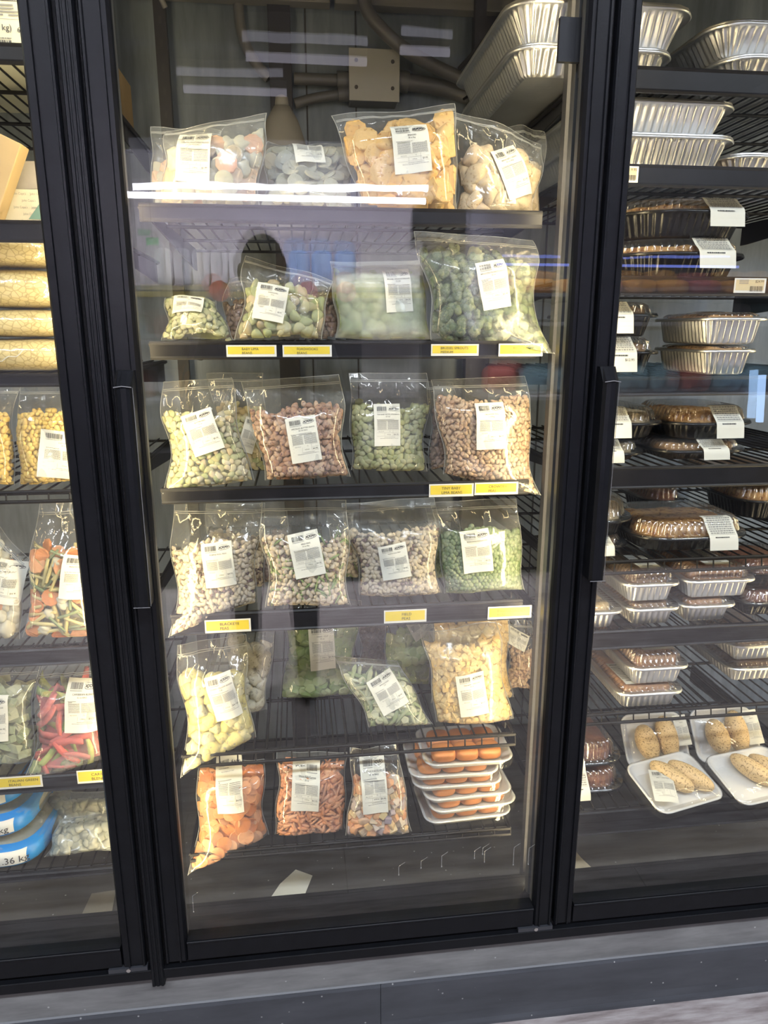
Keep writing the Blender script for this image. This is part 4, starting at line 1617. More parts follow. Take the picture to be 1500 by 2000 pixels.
def cell_mat():
    m, nt, out = new_mat('yellow_layered_sheet')
    b = node(nt, 'ShaderNodeBsdfPrincipled', i_Roughness=0.28)
    mp = coords(nt, (1, 1, 1.3))
    v = node(nt, 'ShaderNodeTexVoronoi', i_Scale=85.0, feature='DISTANCE_TO_EDGE')
    nt.links.new(mp.outputs[0], v.inputs['Vector'])
    n = node(nt, 'ShaderNodeTexNoise', i_Scale=7.0, i_Detail=5.0)
    nt.links.new(mp.outputs[0], n.inputs['Vector'])
    r = ramp(nt, [(0.3, (0.58, 0.46, 0.22)), (0.55, (0.76, 0.62, 0.28)), (0.75, (0.84, 0.72, 0.40))])
    nt.links.new(n.outputs['Fac'], r.inputs[0])
    r2 = ramp(nt, [(0.0, (0.50, 0.44, 0.34)), (0.10, (1, 1, 1))])
    nt.links.new(v.outputs['Distance'], r2.inputs[0])
    mx = node(nt, 'ShaderNodeMix', data_type='RGBA', blend_type='MULTIPLY', i_0=0.8)
    nt.links.new(r.outputs[0], mx.inputs[6])
    nt.links.new(r2.outputs[0], mx.inputs[7])
    nt.links.new(mx.outputs[2], b.inputs['Base Color'])
    nt.links.new(b.outputs[0], out.inputs[0])
    return m


CELL = cell_mat()


def long_pack(loc, w, d, h, label, seed, scribble=False):
    t = thing('wrapped_roll', label, 'frozen roll', loc)
    rng = np.random.RandomState(seed)
    rings, film = [], []
    for k in range(15):
        s = k / 14
        x = w * s
        e = math.sqrt(max(0.0, 1 - abs(2 * s - 1) ** 8)) * 0.97 + 0.03
        a = np.arange(24) * 2 * PI / 24
        ca, sa = np.cos(a), np.sin(a)
        yy = np.sign(ca) * np.abs(ca) ** 0.7 * d / 2 * e
        zz = np.sign(sa) * np.abs(sa) ** 0.75 * h / 2 * e * (1 + 0.04 * math.sin(x * 30 + rng.rand()))
        rings.append(np.stack([np.full(24, x), yy, zz + h / 2], 1))
        film.append(np.stack([np.full(24, x), yy * 1.012, (zz * 1.03) + h / 2], 1))
    MB().loft(rings, 0, True).build('roll_filling', CELL, t)
    MB().loft(film, 0, True).build('clear_film', WRAP, t)
    if scribble:
        b = MB()
        pts = []
        for k in range(34):
            x = w * 0.42 + k * 0.0062
            zc = h * 0.5 + 0.006 * math.sin(k * 1.15) + (0.009 * math.sin(k * 0.62) if k > 14 else 0)
            c = min(1, abs((zc - h / 2) / (h / 2)))
            y = -d / 2 * (1 - c ** 2.6) ** 0.38 * 1.02 - 0.0012
            pts.append((x, y, zc))
        b.tube(pts, 0.0008, 5)
        b.build('white_string', PAPER_WHITE, t)
    return t


BLUE_P = plain('blue_print', (0.02, 0.26, 0.72), 0.35)


def lying_bag(loc, w, d, h, label, seed, recipe, text=None, tw=0.0):
    """pillow bag lying flat; the printed blue end faces the door"""
    t = thing('printed_vegetable_bag', label, 'bag', loc)

    def surf(s, q, grow=0.0):
        # s 0..1 across, q angle round the pillow section from the front edge
        return None
    V, F = soft_block(w, d, h, 3.6)
    V = V + np.array([0, d / 2, h / 2])
    rng = np.random.RandomState(seed)
    V[:, 2] += 0.0015 * np.sin(V[:, 0] * 45 + seed) * np.sin(V[:, 1] * 30)
    b = MB()
    tp, ts = TPL['lump2']
    n = 240
    mats = [recipe]
    b.add(V * np.array([0.93, 0.93, 0.86]) + np.array([0, d * 0.035, h * 0.07]), F, 0, True)
    pts = V[rng.choice(len(V), n)]
    for p in pts:
        if p[1] < d * 0.22:
            continue
        b.add(tp * 0.009 * rng.uniform(0.7, 1.2) + (p - np.array([0, d / 2, h / 2])) * 0.80 + np.array([0, d / 2, h / 2]), ts, 0, True)
    o = b.build('frosted_vegetables', mats, t)
    o['kind'] = 'stuff'
    MB().add(V, F, 0, True).build('clear_film', FILM_FROST, t)
    if text is not None:
        e = 3.6
        def front(X, Z, lift):
            a = np.clip(np.abs((X) / (w / 2)), 0, 0.995)
            c = np.clip(np.abs((Z - h / 2) / (h / 2)), 0, 0.995)
            yy = np.clip(1 - a ** e - c ** e, 0.0, 1) ** (1 / e)
            return np.stack([X, d / 2 - d / 2 * yy - lift, Z], -1)
        g = MB()
        X, Z = np.meshgrid(np.linspace(-w * 0.49, w * 0.485, 24), np.linspace(h * 0.10, h * 0.9, 9))
        g.grid(front(X, Z, 0.0015), 0, True)
        X, Z = np.meshgrid(np.linspace(-w * 0.48, w * 0.34, 20), np.linspace(h * 0.34, h * 0.80, 6))
        g.grid(front(X, Z, 0.0028), 1, True)
        pr = Print()
        pr.text(text, w * 0.06, h * 0.42, h * 0.34, None, 'c', 2)
        for Vt, Ft, m in pr.items:
            g.add(front(Vt[:, 0] + tw, Vt[:, 1], 0.0036), Ft, 2)
        g.build('printed_end', [BLUE_P, PAPER_WHITE, INK], t)
    return t


def paper_scrap(name, label, pts, z, mat, cat='paper'):
    cx = sum(p[0] for p in pts) / len(pts)
    cy = sum(p[1] for p in pts) / len(pts)
    b = MB()
    top = [(p[0] - cx, p[1] - cy, 0.0016 + 0.002 * ((i * 7) % 3)) for i, p in enumerate(pts)]
    bot = [(p[0], p[1], p[2] - 0.0006) for p in top]
    n = len(pts)
    b.add(top + bot, [tuple(range(n)), tuple(range(2 * n - 1, n - 1, -1))] + [(i, i + n, (i + 1) % n + n, (i + 1) % n) for i in range(n)])
    o = b.build(name, mat, loc=(cx, cy, z))
    return tag(o, label, cat)

# ------------------------------------------------------------------ stock lists (metres, degrees)
BAGS = [
    {'kind': 'italian_vegetables', 'label': 'pale frosted bag behind the vegetable blend bag, left end of top shelf', 'loc': [-0.2782, 0.31, 1.576], 'quad': [[-0.0642, 0.0], [0.065, 0.0], [0.0626, 0.1563], [-0.0655, 0.1644]], 'lean': 6, 'thick': 0.04, 'fill': 0.55, 'film': 'frost', 'droop': (0, 0), 'seed': 2, 'zip': True, 'layers': 2},
    {'kind': 'italian_vegetables', 'label': 'zip bag of pale orange and white vegetable blend, left end of top shelf', 'loc': [-0.2313, 0.215, 1.576], 'quad': [[-0.0849, 0.0], [0.0863, 0.0], [0.1027, 0.1615], [-0.0706, 0.1347]], 'lean': 6, 'thick': 0.055, 'fill': 0.72, 'film': 'frost', 'droop': (0, 0), 'seed': 3, 'zip': True, 'layers': 2, 'sticker': [-0.0195, 0.0772, 0.0565, 0.0853, -4, 'ITALIAN VEGETABLE BLEND', '24 OZ BAG', '5.99', False]},
    {'kind': 'pale_slices', 'label': 'grey bag of round slices slumped low, second from left on top shelf', 'loc': [-0.0632, 0.23, 1.576], 'quad': [[-0.0851, 0.0], [0.0865, 0.0], [0.0901, 0.1698], [-0.0674, 0.1671]], 'lean': 30, 'thick': 0.055, 'fill': 0.74, 'film': 'frost', 'droop': (0, 0), 'seed': 4, 'zip': False, 'layers': 2, 'sticker': [0.0052, 0.1099, 0.0527, 0.0692, 6, 'SQUASH SLICED', '', '3.99', False]},
    {'kind': 'breaded_rounds', 'label': 'large zip bag of golden breaded rounds on the top shelf', 'loc': [0.1172, 0.215, 1.576], 'quad': [[-0.0861, 0.0], [0.0875, 0.0], [0.0855, 0.1903], [-0.1342, 0.1591]], 'lean': 4, 'thick': 0.065, 'fill': 0.8, 'film': 'clear', 'droop': (0, 0), 'seed': 5, 'zip': True, 'layers': 2, 'sticker': [-0.0018, 0.0963, 0.0639, 0.0787, 6, 'BREADED', '28 oz Bag', '3.95', False]},
    {'kind': 'breaded_nuggets', 'label': 'second bag behind the tan nugget bag, right end of top shelf', 'loc': [0.3495, 0.33, 1.576], 'quad': [[-0.0452, 0.0], [0.0455, 0.0], [0.0626, 0.1831], [-0.0114, 0.1882]], 'lean': 6, 'thick': 0.04, 'fill': 0.6, 'film': 'clear', 'droop': (0, 0), 'seed': 6, 'zip': True, 'layers': 2},
    {'kind': 'breaded_nuggets', 'label': 'zip bag of tan breaded nuggets, right end of the top shelf', 'loc': [0.278, 0.238, 1.576], 'quad': [[-0.073, 0.0], [0.0739, 0.0], [0.1002, 0.1406], [-0.0718, 0.1897]], 'lean': 8, 'thick': 0.06, 'fill': 0.62, 'film': 'clear', 'droop': (0, 0), 'seed': 7, 'zip': True, 'layers': 2, 'sticker': [0.0256, 0.0688, 0.049, 0.0913, 22, 'BREADED OKRA', '32 oz Bag', '3.95', False]},
    {'kind': 'baby_lima_beans', 'label': 'slumped bag of small lima beans at the left end of second shelf', 'loc': [-0.2668, 0.225, 1.356], 'quad': [[-0.0634, 0.0], [0.0642, 0.0], [0.0293, 0.0991], [-0.0596, 0.108]], 'lean': 38, 'thick': 0.05, 'fill': 0.9, 'film': 'clear', 'droop': (0, 0), 'seed': 8, 'zip': False, 'layers': 2, 'sticker': [-0.0145, 0.0565, 0.0537, 0.0353, -6, 'BABY LIMA BEANS', '32 oz', '4.95', False]},
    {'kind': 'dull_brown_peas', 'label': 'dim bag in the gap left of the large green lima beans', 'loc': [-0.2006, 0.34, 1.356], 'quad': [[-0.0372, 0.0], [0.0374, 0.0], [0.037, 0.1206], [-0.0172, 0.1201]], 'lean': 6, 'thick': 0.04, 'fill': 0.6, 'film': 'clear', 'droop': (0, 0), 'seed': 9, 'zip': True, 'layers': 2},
    {'kind': 'fordhook_beans', 'label': 'bag of big green lima beans above the second yellow tag', 'loc': [-0.1221, 0.215, 1.356], 'quad': [[-0.0778, 0.0], [0.0789, 0.0], [0.1024, 0.1099], [-0.0542, 0.1562]], 'lean': 10, 'thick': 0.055, 'fill': 0.68, 'film': 'clear', 'droop': (0, 0), 'seed': 10, 'zip': True, 'layers': 2, 'sticker': [-0.0106, 0.0606, 0.0559, 0.0643, -12, 'FORDHOOKS', '24 oz', '5.99', False]},
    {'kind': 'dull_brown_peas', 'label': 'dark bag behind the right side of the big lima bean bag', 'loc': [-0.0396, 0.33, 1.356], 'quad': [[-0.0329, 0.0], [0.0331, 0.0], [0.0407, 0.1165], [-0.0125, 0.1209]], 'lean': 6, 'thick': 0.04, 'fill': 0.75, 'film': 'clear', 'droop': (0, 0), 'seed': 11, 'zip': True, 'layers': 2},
    {'kind': 'brussels_sprouts', 'label': 'milky frosted bag of brussels sprouts left of the broccoli, reflection painted into its film', 'loc': [0.0773, 0.258, 1.356], 'quad': [[-0.0928, 0.0], [0.0944, 0.0], [0.0717, 0.1496], [-0.0993, 0.1448]], 'lean': 5, 'thick': 0.055, 'fill': 0.82, 'film': 'hazed', 'droop': (0, 0), 'seed': 12, 'zip': True, 'layers': 2, 'sticker': [0.024, 0.0881, 0.0509, 0.0805, 4, 'BRUSSEL SPROUTS MEDIUM', '32 OZ', '4.99', False]},
    {'kind': 'broccoli_florets', 'label': 'large zip bag of broccoli at the right end of second shelf', 'loc': [0.2647, 0.207, 1.356], 'quad': [[-0.1056, 0.0], [0.1074, -0.0284], [0.0948, 0.1845], [-0.1362, 0.1924]], 'lean': 4, 'thick': 0.065, 'fill': 0.8, 'film': 'frost', 'droop': (0, -0.07), 'seed': 13, 'zip': True, 'layers': 2, 'sticker': [0.0015, 0.0948, 0.0537, 0.0845, 10, 'BROCCOLI FLORETS INDIVID', '32 oz', '5.99', False]},
    {'kind': 'butter_beans', 'label': 'bag of mixed beans behind the leftmost one on third shelf', 'loc': [-0.1976, 0.3, 1.099], 'quad': [[-0.0404, 0.0], [0.0407, 0.0], [0.04, 0.1951], [-0.0707, 0.1951]], 'lean': 6, 'thick': 0.04, 'fill': 0.66, 'film': 'clear', 'droop': (0, 0), 'seed': 14, 'zip': True, 'layers': 2, 'sticker': [0.0114, 0.0728, 0.0309, 0.0683, -18, '1 LB', '', '4.95', False]},
    {'kind': 'butter_beans', 'label': 'bag of mixed green and cream beans, left end of third shelf', 'loc': [-0.2556, 0.205, 1.099], 'quad': [[-0.0792, -0.0166], [0.0804, 0.0], [0.0458, 0.1907], [-0.0818, 0.1852]], 'lean': 6, 'thick': 0.055, 'fill': 0.68, 'film': 'clear', 'droop': (-0.05, 0), 'seed': 15, 'zip': True, 'layers': 2, 'sticker': [-0.0066, 0.0931, 0.0556, 0.0771, 18, 'BUTTER PEAS', '32 oz', '5.95', False]},
    {'kind': 'speckled_beans', 'label': 'zip bag of reddish brown speckled beans on third shelf', 'loc': [-0.0753, 0.205, 1.099], 'quad': [[-0.0799, 0.0], [0.081, 0.0], [0.0646, 0.1968], [-0.118, 0.1841]], 'lean': 6, 'thick': 0.06, 'fill': 0.7, 'film': 'clear', 'droop': (0, 0), 'seed': 16, 'zip': True, 'layers': 2, 'sticker': [-0.0058, 0.0771, 0.0555, 0.0832, 8, 'SPECKLED BUTTER BEANS', '32 OZ BAG', '4.95', False]},
    {'kind': 'tiny_lima_beans', 'label': 'bag of small green lima beans beside the speckled beans', 'loc': [0.0876, 0.2576, 1.099], 'quad': [[-0.0759, 0.0017], [0.0769, 0.0], [0.0818, 0.1951], [-0.0757, 0.1951]], 'lean': 6, 'thick': 0.05, 'fill': 0.66, 'film': 'clear', 'droop': (0, 0), 'seed': 17, 'zip': True, 'layers': 2, 'sticker': [-0.0064, 0.0942, 0.0512, 0.0813, 0, 'TINY BABY PETITE LIMA BEANS', '32 OZ', '4.95', False]},
    {'kind': 'dull_brown_peas', 'label': 'dark brown bag behind the left side of the crowder peas', 'loc': [0.2002, 0.2659, 1.099], 'quad': [[-0.0301, 0.0007], [0.0302, 0.0], [0.0246, 0.1768], [-0.0325, 0.1772]], 'lean': 6, 'thick': 0.045, 'fill': 0.72, 'film': 'clear', 'droop': (0, 0), 'seed': 18, 'zip': True, 'layers': 2},
    {'kind': 'crowder_peas', 'label': 'zip bag of tan crowder peas above the tag reading CROWDER PEAS', 'loc': [0.2757, 0.205, 1.099], 'quad': [[-0.0885, 0.0], [0.0891, -0.0371], [0.0819, 0.1914], [-0.1112, 0.1841]], 'lean': 6, 'thick': 0.06, 'fill': 0.8, 'film': 'clear', 'droop': (0, -0.055), 'seed': 19, 'zip': True, 'layers': 2, 'sticker': [-0.0044, 0.0961, 0.0572, 0.0878, 2, 'CROWDER PEAS', '2 LB Bag', '4.95', False]},
    {'kind': 'hull_peas', 'label': 'bag of peas behind the leftmost pea bag on fourth shelf', 'loc': [-0.2304, 0.29, 0.856], 'quad': [[-0.0613, 0.0], [0.0619, 0.0], [0.062, 0.1729], [-0.0529, 0.1762]], 'lean': 6, 'thick': 0.04, 'fill': 0.66, 'film': 'clear', 'droop': (0, 0), 'seed': 20, 'zip': True, 'layers': 2},
    {'kind': 'hull_peas', 'label': 'zip bag of cream peas drooping over the BLACKEYE PEAS rail', 'loc': [-0.2617, 0.2, 0.856], 'quad': [[-0.0797, -0.0431], [0.081, 0.0], [0.102, 0.1938], [-0.0705, 0.2007]], 'lean': 6, 'thick': 0.06, 'fill': 0.66, 'film': 'clear', 'droop': (-0.06, 0), 'seed': 21, 'zip': True, 'layers': 2, 'sticker': [0.0145, 0.0856, 0.0569, 0.0843, 5, 'PURPLE HULL PEAS', '', '4.95', False]},
    {'kind': 'dull_brown_peas', 'label': 'dim bag between the two leftmost pea bags of fourth shelf', 'loc': [-0.1578, 0.32, 0.856], 'quad': [[-0.0321, 0.0], [0.0326, 0.0], [0.0382, 0.1481], [-0.017, 0.1498]], 'lean': 6, 'thick': 0.04, 'fill': 0.72, 'film': 'clear', 'droop': (0, 0), 'seed': 22, 'zip': True, 'layers': 2},
    {'kind': 'field_peas', 'label': 'bag of peas at the right behind the field peas with green snaps', 'loc': [-0.0033, 0.32, 0.856], 'quad': [[-0.0343, 0.0], [0.0342, 0.0], [0.024, 0.144], [-0.0303, 0.1456]], 'lean': 6, 'thick': 0.04, 'fill': 0.66, 'film': 'clear', 'droop': (0, 0), 'seed': 23, 'zip': True, 'layers': 2},
    {'kind': 'field_peas', 'label': 'zip bag of field peas mixed with green snaps on fourth shelf', 'loc': [-0.0823, 0.1673, 0.856], 'quad': [[-0.0811, 0.0022], [0.0823, 0.0], [0.0785, 0.204], [-0.0814, 0.2045]], 'lean': 6, 'thick': 0.05, 'fill': 0.66, 'film': 'clear', 'droop': (0, 0), 'seed': 24, 'zip': True, 'layers': 2, 'sticker': [0.0007, 0.108, 0.0574, 0.0836, 10, 'FIELD PEAS', '32 oz Bag', '4.95', False]},
    {'kind': 'hull_peas', 'label': 'zip bag of cream peas above the tag reading FIELD PEAS', 'loc': [0.1042, 0.205, 0.856], 'quad': [[-0.0828, 0.0], [0.084, 0.0], [0.0738, 0.1933], [-0.1137, 0.1884]], 'lean': 6, 'thick': 0.06, 'fill': 0.7, 'film': 'frost', 'droop': (0, 0), 'seed': 25, 'zip': True, 'layers': 2, 'sticker': [-0.0161, 0.078, 0.0557, 0.0685, 9, 'PURPLE HULL PEAS', '', '4.95', False]},
    {'kind': 'garden_peas', 'label': 'bag of green peas behind the left side of the front green pea bag', 'loc': [0.2188, 0.3, 0.856], 'quad': [[-0.0386, 0.0], [0.0372, 0.0], [0.0198, 0.1535], [-0.0402, 0.1497]], 'lean': 6, 'thick': 0.045, 'fill': 0.66, 'film': 'clear', 'droop': (0, 0), 'seed': 26, 'zip': True, 'layers': 2},
    {'kind': 'garden_peas', 'label': 'zip bag of green garden peas, right end of fourth shelf', 'loc': [0.2775, 0.205, 0.856], 'quad': [[-0.0831, 0.0], [0.0842, 0.0], [0.0683, 0.1876], [-0.1089, 0.1843]], 'lean': 6, 'thick': 0.055, 'fill': 0.7, 'film': 'clear', 'droop': (0, 0), 'seed': 27, 'zip': True, 'layers': 2, 'sticker': [-0.0243, 0.0908, 0.0586, 0.0852, 6, 'PEAS ENGLISH/GARDEN', '', '4.95', False]},
    {'kind': 'whitish_chunks', 'label': 'frosted whitish bag behind the pale yellow squash bag', 'loc': [-0.2239, 0.3115, 0.555], 'quad': [[-0.0446, 0.0], [0.0449, 0.0042], [0.0677, 0.1794], [-0.0309, 0.1845]], 'lean': 6, 'thick': 0.06, 'fill': 0.9, 'film': 'clear', 'droop': (0, 0), 'seed': 28, 'zip': False, 'layers': 2},
    {'kind': 'squash_chunks', 'label': 'zip bag of pale yellow chunks sagging off the wire shelf, left end', 'loc': [-0.269, 0.205, 0.555], 'quad': [[-0.072, -0.0454], [0.0731, 0.0024], [0.0586, 0.2142], [-0.0751, 0.2063]], 'lean': 6, 'thick': 0.06, 'fill': 0.72, 'film': 'clear', 'droop': (-0.06, 0), 'seed': 29, 'zip': True, 'layers': 2, 'sticker': [0.0145, 0.1067, 0.0527, 0.0933, 14, 'SQUASH - YELLOW SLICED', '2 lb', '4.95', False]},
    {'kind': 'okra_cuts', 'label': 'bag of cut green okra standing at the back of wire shelf', 'loc': [-0.0635, 0.3607, 0.555], 'quad': [[-0.0851, 0.0053], [0.0862, 0.0], [0.1044, 0.2222], [-0.0685, 0.2301]], 'lean': 6, 'thick': 0.055, 'fill': 0.84, 'film': 'clear', 'droop': (0, 0), 'seed': 30, 'zip': False, 'layers': 2, 'sticker': [0.0116, 0.1298, 0.0566, 0.1043, 2, 'OKRA - CUT', '32 oz', '4.95', False]},
    {'kind': 'okra_cuts', 'label': 'bag of cut okra behind, left of the golden squash bag', 'loc': [0.1527, 0.3937, 0.555], 'quad': [[-0.0492, 0.003], [0.0495, 0.0], [0.0551, 0.1836], [-0.059, 0.189]], 'lean': 6, 'thick': 0.05, 'fill': 0.7, 'film': 'clear', 'droop': (0, 0), 'seed': 31, 'zip': True, 'layers': 2, 'sticker': [0.0257, 0.1487, 0.0537, 0.0491, 28, 'OKRA - CUT', '', '4.95', False]},
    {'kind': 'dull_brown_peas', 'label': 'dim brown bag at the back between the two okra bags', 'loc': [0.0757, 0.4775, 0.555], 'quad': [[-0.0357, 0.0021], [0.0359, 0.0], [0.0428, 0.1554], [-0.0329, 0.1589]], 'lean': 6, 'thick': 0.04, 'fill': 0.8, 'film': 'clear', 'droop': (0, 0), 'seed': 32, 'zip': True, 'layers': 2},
    {'kind': 'yellow_squash_chunks', 'label': 'second squash bag behind, edge showing on both sides', 'loc': [0.2862, 0.3, 0.555], 'quad': [[-0.0966, 0.0], [0.096, 0.0], [0.0796, 0.2065], [-0.0958, 0.2148]], 'lean': 6, 'thick': 0.05, 'fill': 0.9, 'film': 'clear', 'droop': (0, 0), 'seed': 33, 'zip': False, 'layers': 2},
    {'kind': 'whole_okra', 'label': 'bag of whole okra tipped over on the wire shelf', 'loc': [0.1097, 0.215, 0.555], 'quad': [[-0.07, 0.0], [0.0675, 0.0], [0.0003, 0.1355], [-0.1364, 0.1535]], 'lean': 24, 'thick': 0.05, 'fill': 0.74, 'film': 'frost', 'droop': (0, 0), 'seed': 34, 'zip': True, 'layers': 2, 'sticker': [-0.0294, 0.0744, 0.0612, 0.0789, 26, 'WHOLE OKRA', '2 lb', '4.95', False]},
    {'kind': 'yellow_squash_chunks', 'label': 'large frosted bag of golden squash on the wire shelf', 'loc': [0.2699, 0.215, 0.555], 'quad': [[-0.0848, 0.0], [0.086, 0.0], [0.0494, 0.2128], [-0.1178, 0.2033]], 'lean': 5, 'thick': 0.055, 'fill': 0.84, 'film': 'frost', 'droop': (0, 0), 'seed': 35, 'zip': False, 'layers': 2, 'sticker': [-0.0144, 0.0761, 0.0608, 0.0933, 8, 'SQUASH - YELLOW', '32 oz', '4.95', False]},
    {'kind': 'crowder_peas', 'label': 'bag with a pale label at the far right back of wire shelf', 'loc': [0.4133, 0.3445, 0.555], 'quad': [[-0.0342, 0.0021], [0.0344, 0.0], [0.0252, 0.1611], [-0.0362, 0.1641]], 'lean': 6, 'thick': 0.04, 'fill': 0.6, 'film': 'clear', 'droop': (0, 0), 'seed': 36, 'zip': True, 'layers': 2, 'sticker': [-0.0132, 0.1246, 0.0483, 0.0364, -28, 'PEAS', '', '4.95', False]},
    {'kind': 'carrot_coins', 'label': 'bag of orange carrot slices, left end of bottom shelf', 'loc': [-0.2611, 0.2, 0.325], 'quad': [[-0.0807, -0.0442], [0.0826, 0.0], [0.0776, 0.1667], [-0.0563, 0.1722]], 'lean': 6, 'thick': 0.06, 'fill': 0.92, 'film': 'clear', 'droop': (-0.055, 0), 'seed': 37, 'zip': False, 'layers': 2, 'sticker': [0.0068, 0.1284, 0.0546, 0.101, 3, 'SLICED CARROTS', '32 OZ', '4.95', False]},
    {'kind': 'baby_carrots', 'label': 'bag of frosted baby carrots and cut carrots on bottom shelf', 'loc': [-0.0912, 0.2, 0.325], 'quad': [[-0.0744, -0.0], [0.0753, 0.0], [0.0843, 0.1721], [-0.0653, 0.1739]], 'lean': 6, 'thick': 0.06, 'fill': 0.93, 'film': 'clear', 'droop': (0, 0), 'seed': 38, 'zip': False, 'layers': 2, 'sticker': [-0.0059, 0.1169, 0.0575, 0.0968, -4, 'Whole Baby Carrots', '32 oz', '4.95', True]},
    {'kind': 'root_vegetable_cubes', 'label': 'bag of purple orange and yellow root vegetables, bottom shelf', 'loc': [0.0555, 0.1736, 0.325], 'quad': [[-0.071, 0.0028], [0.0718, 0.0], [0.0446, 0.1918], [-0.0553, 0.1922]], 'lean': 6, 'thick': 0.055, 'fill': 0.74, 'film': 'clear', 'droop': (0, 0), 'seed': 39, 'zip': True, 'layers': 2, 'sticker': [-0.0108, 0.1249, 0.0528, 0.1128, 2, 'ROOTS LIKE ROASTED VEGGIE', '20 oz BAG', '4.95', False]},
    {'kind': 'corn_kernels', 'label': 'bag of corn cut off by the left picture edge', 'loc': [-0.6522, 0.205, 1.101], 'quad': [[-0.047, 0.0], [0.0474, 0.0], [0.0641, 0.1807], [-0.0134, 0.1796]], 'lean': 6, 'thick': 0.055, 'fill': 0.72, 'film': 'clear', 'droop': (0, 0), 'seed': 40, 'zip': True, 'layers': 2},
    {'kind': 'corn_kernels', 'label': 'zip bag of yellow corn kernels labelled CUT CORN', 'loc': [-0.5365, 0.205, 1.101], 'quad': [[-0.0595, 0.0], [0.0602, 0.0], [0.0725, 0.1779], [-0.0518, 0.1789]], 'lean': 6, 'thick': 0.055, 'fill': 0.73, 'film': 'clear', 'droop': (0, 0), 'seed': 41, 'zip': True, 'layers': 2, 'sticker': [0.0286, 0.0544, 0.0785, 0.0846, -8, 'CUT CORN', '24 oz', '3.95', False]},
    {'kind': 'carrot_cauliflower_mix', 'label': 'bag of cauliflower broccoli and crinkle carrots at left edge', 'loc': [-0.6911, 0.205, 0.801], 'quad': [[-0.0587, 0.0], [0.0593, 0.0], [0.079, 0.1534], [-0.0155, 0.2604]], 'lean': 10, 'thick': 0.055, 'fill': 0.85, 'film': 'clear', 'droop': (0, 0), 'seed': 42, 'zip': True, 'layers': 2, 'sticker': [0.0444, 0.1148, 0.0643, 0.0812, -14, 'VEGETABLE BLEND', '', '4.95', False]},
    {'kind': 'mixed_vegetable_strips', 'label': 'zip bag of yellow bean strips and crinkle carrots', 'loc': [-0.5531, 0.205, 0.801], 'quad': [[-0.0731, 0.0], [0.0741, 0.0], [0.0877, 0.2602], [-0.0246, 0.2614]], 'lean': 6, 'thick': 0.055, 'fill': 0.66, 'film': 'clear', 'droop': (0, 0), 'seed': 43, 'zip': True, 'layers': 2, 'sticker': [0.0486, 0.1214, 0.0631, 0.0833, -10, 'PRINCE EDWARD BLEND', '', '4.95', False]},
    {'kind': 'flat_beans', 'label': 'bag of flat green beans above the ITALIAN GREEN BEANS tag', 'loc': [-0.7121, 0.205, 0.535], 'quad': [[-0.0748, 0.0], [0.0758, 0.0], [0.0993, 0.2001], [-0.0273, 0.2073]], 'lean': 6, 'thick': 0.055, 'fill': 0.85, 'film': 'clear', 'droop': (0, 0), 'seed': 44, 'zip': True, 'layers': 2, 'sticker': [0.0179, 0.1107, 0.0612, 0.0923, -4, 'ITALIAN GREEN BEANS', '', '4.95', False]},
    {'kind': 'pepper_strips', 'label': 'bag of red and green pepper strips above the CARIBBEAN BLEND tag', 'loc': [-0.5671, 0.205, 0.535], 'quad': [[-0.0773, -0.0278], [0.0792, 0.0], [0.09, 0.1966], [-0.0464, 0.1917]], 'lean': 6, 'thick': 0.055, 'fill': 0.84, 'film': 'frost', 'droop': (-0.05, 0), 'seed': 45, 'zip': True, 'layers': 2, 'sticker': [0.0386, 0.1207, 0.0599, 0.1017, -4, 'CARIBBEAN BLEND', '32 oz BAG', '5.99', False]},
    {'kind': 'grey_frosted_pieces', 'label': 'frosted grey bag flopped on top of the other, bottom left shelf', 'loc': [-0.5787, 0.26, 0.315], 'quad': [[-0.0642, 0.0], [0.0715, 0.0], [0.06, 0.0848], [-0.0826, 0.0948]], 'lean': 40, 'thick': 0.06, 'fill': 0.8, 'film': 'frost', 'droop': (0, 0), 'seed': 46, 'zip': False, 'layers': 2},
    {'kind': 'grey_frosted_pieces', 'label': 'frosted grey bag lying below another one, bottom left shelf', 'loc': [-0.5718, 0.2, 0.315], 'quad': [[-0.0674, 0.0], [0.0787, 0.0], [0.0663, 0.0776], [-0.0417, 0.0705]], 'lean': 35, 'thick': 0.06, 'fill': 0.8, 'film': 'frost', 'droop': (0, 0), 'seed': 47, 'zip': False, 'layers': 2},
]
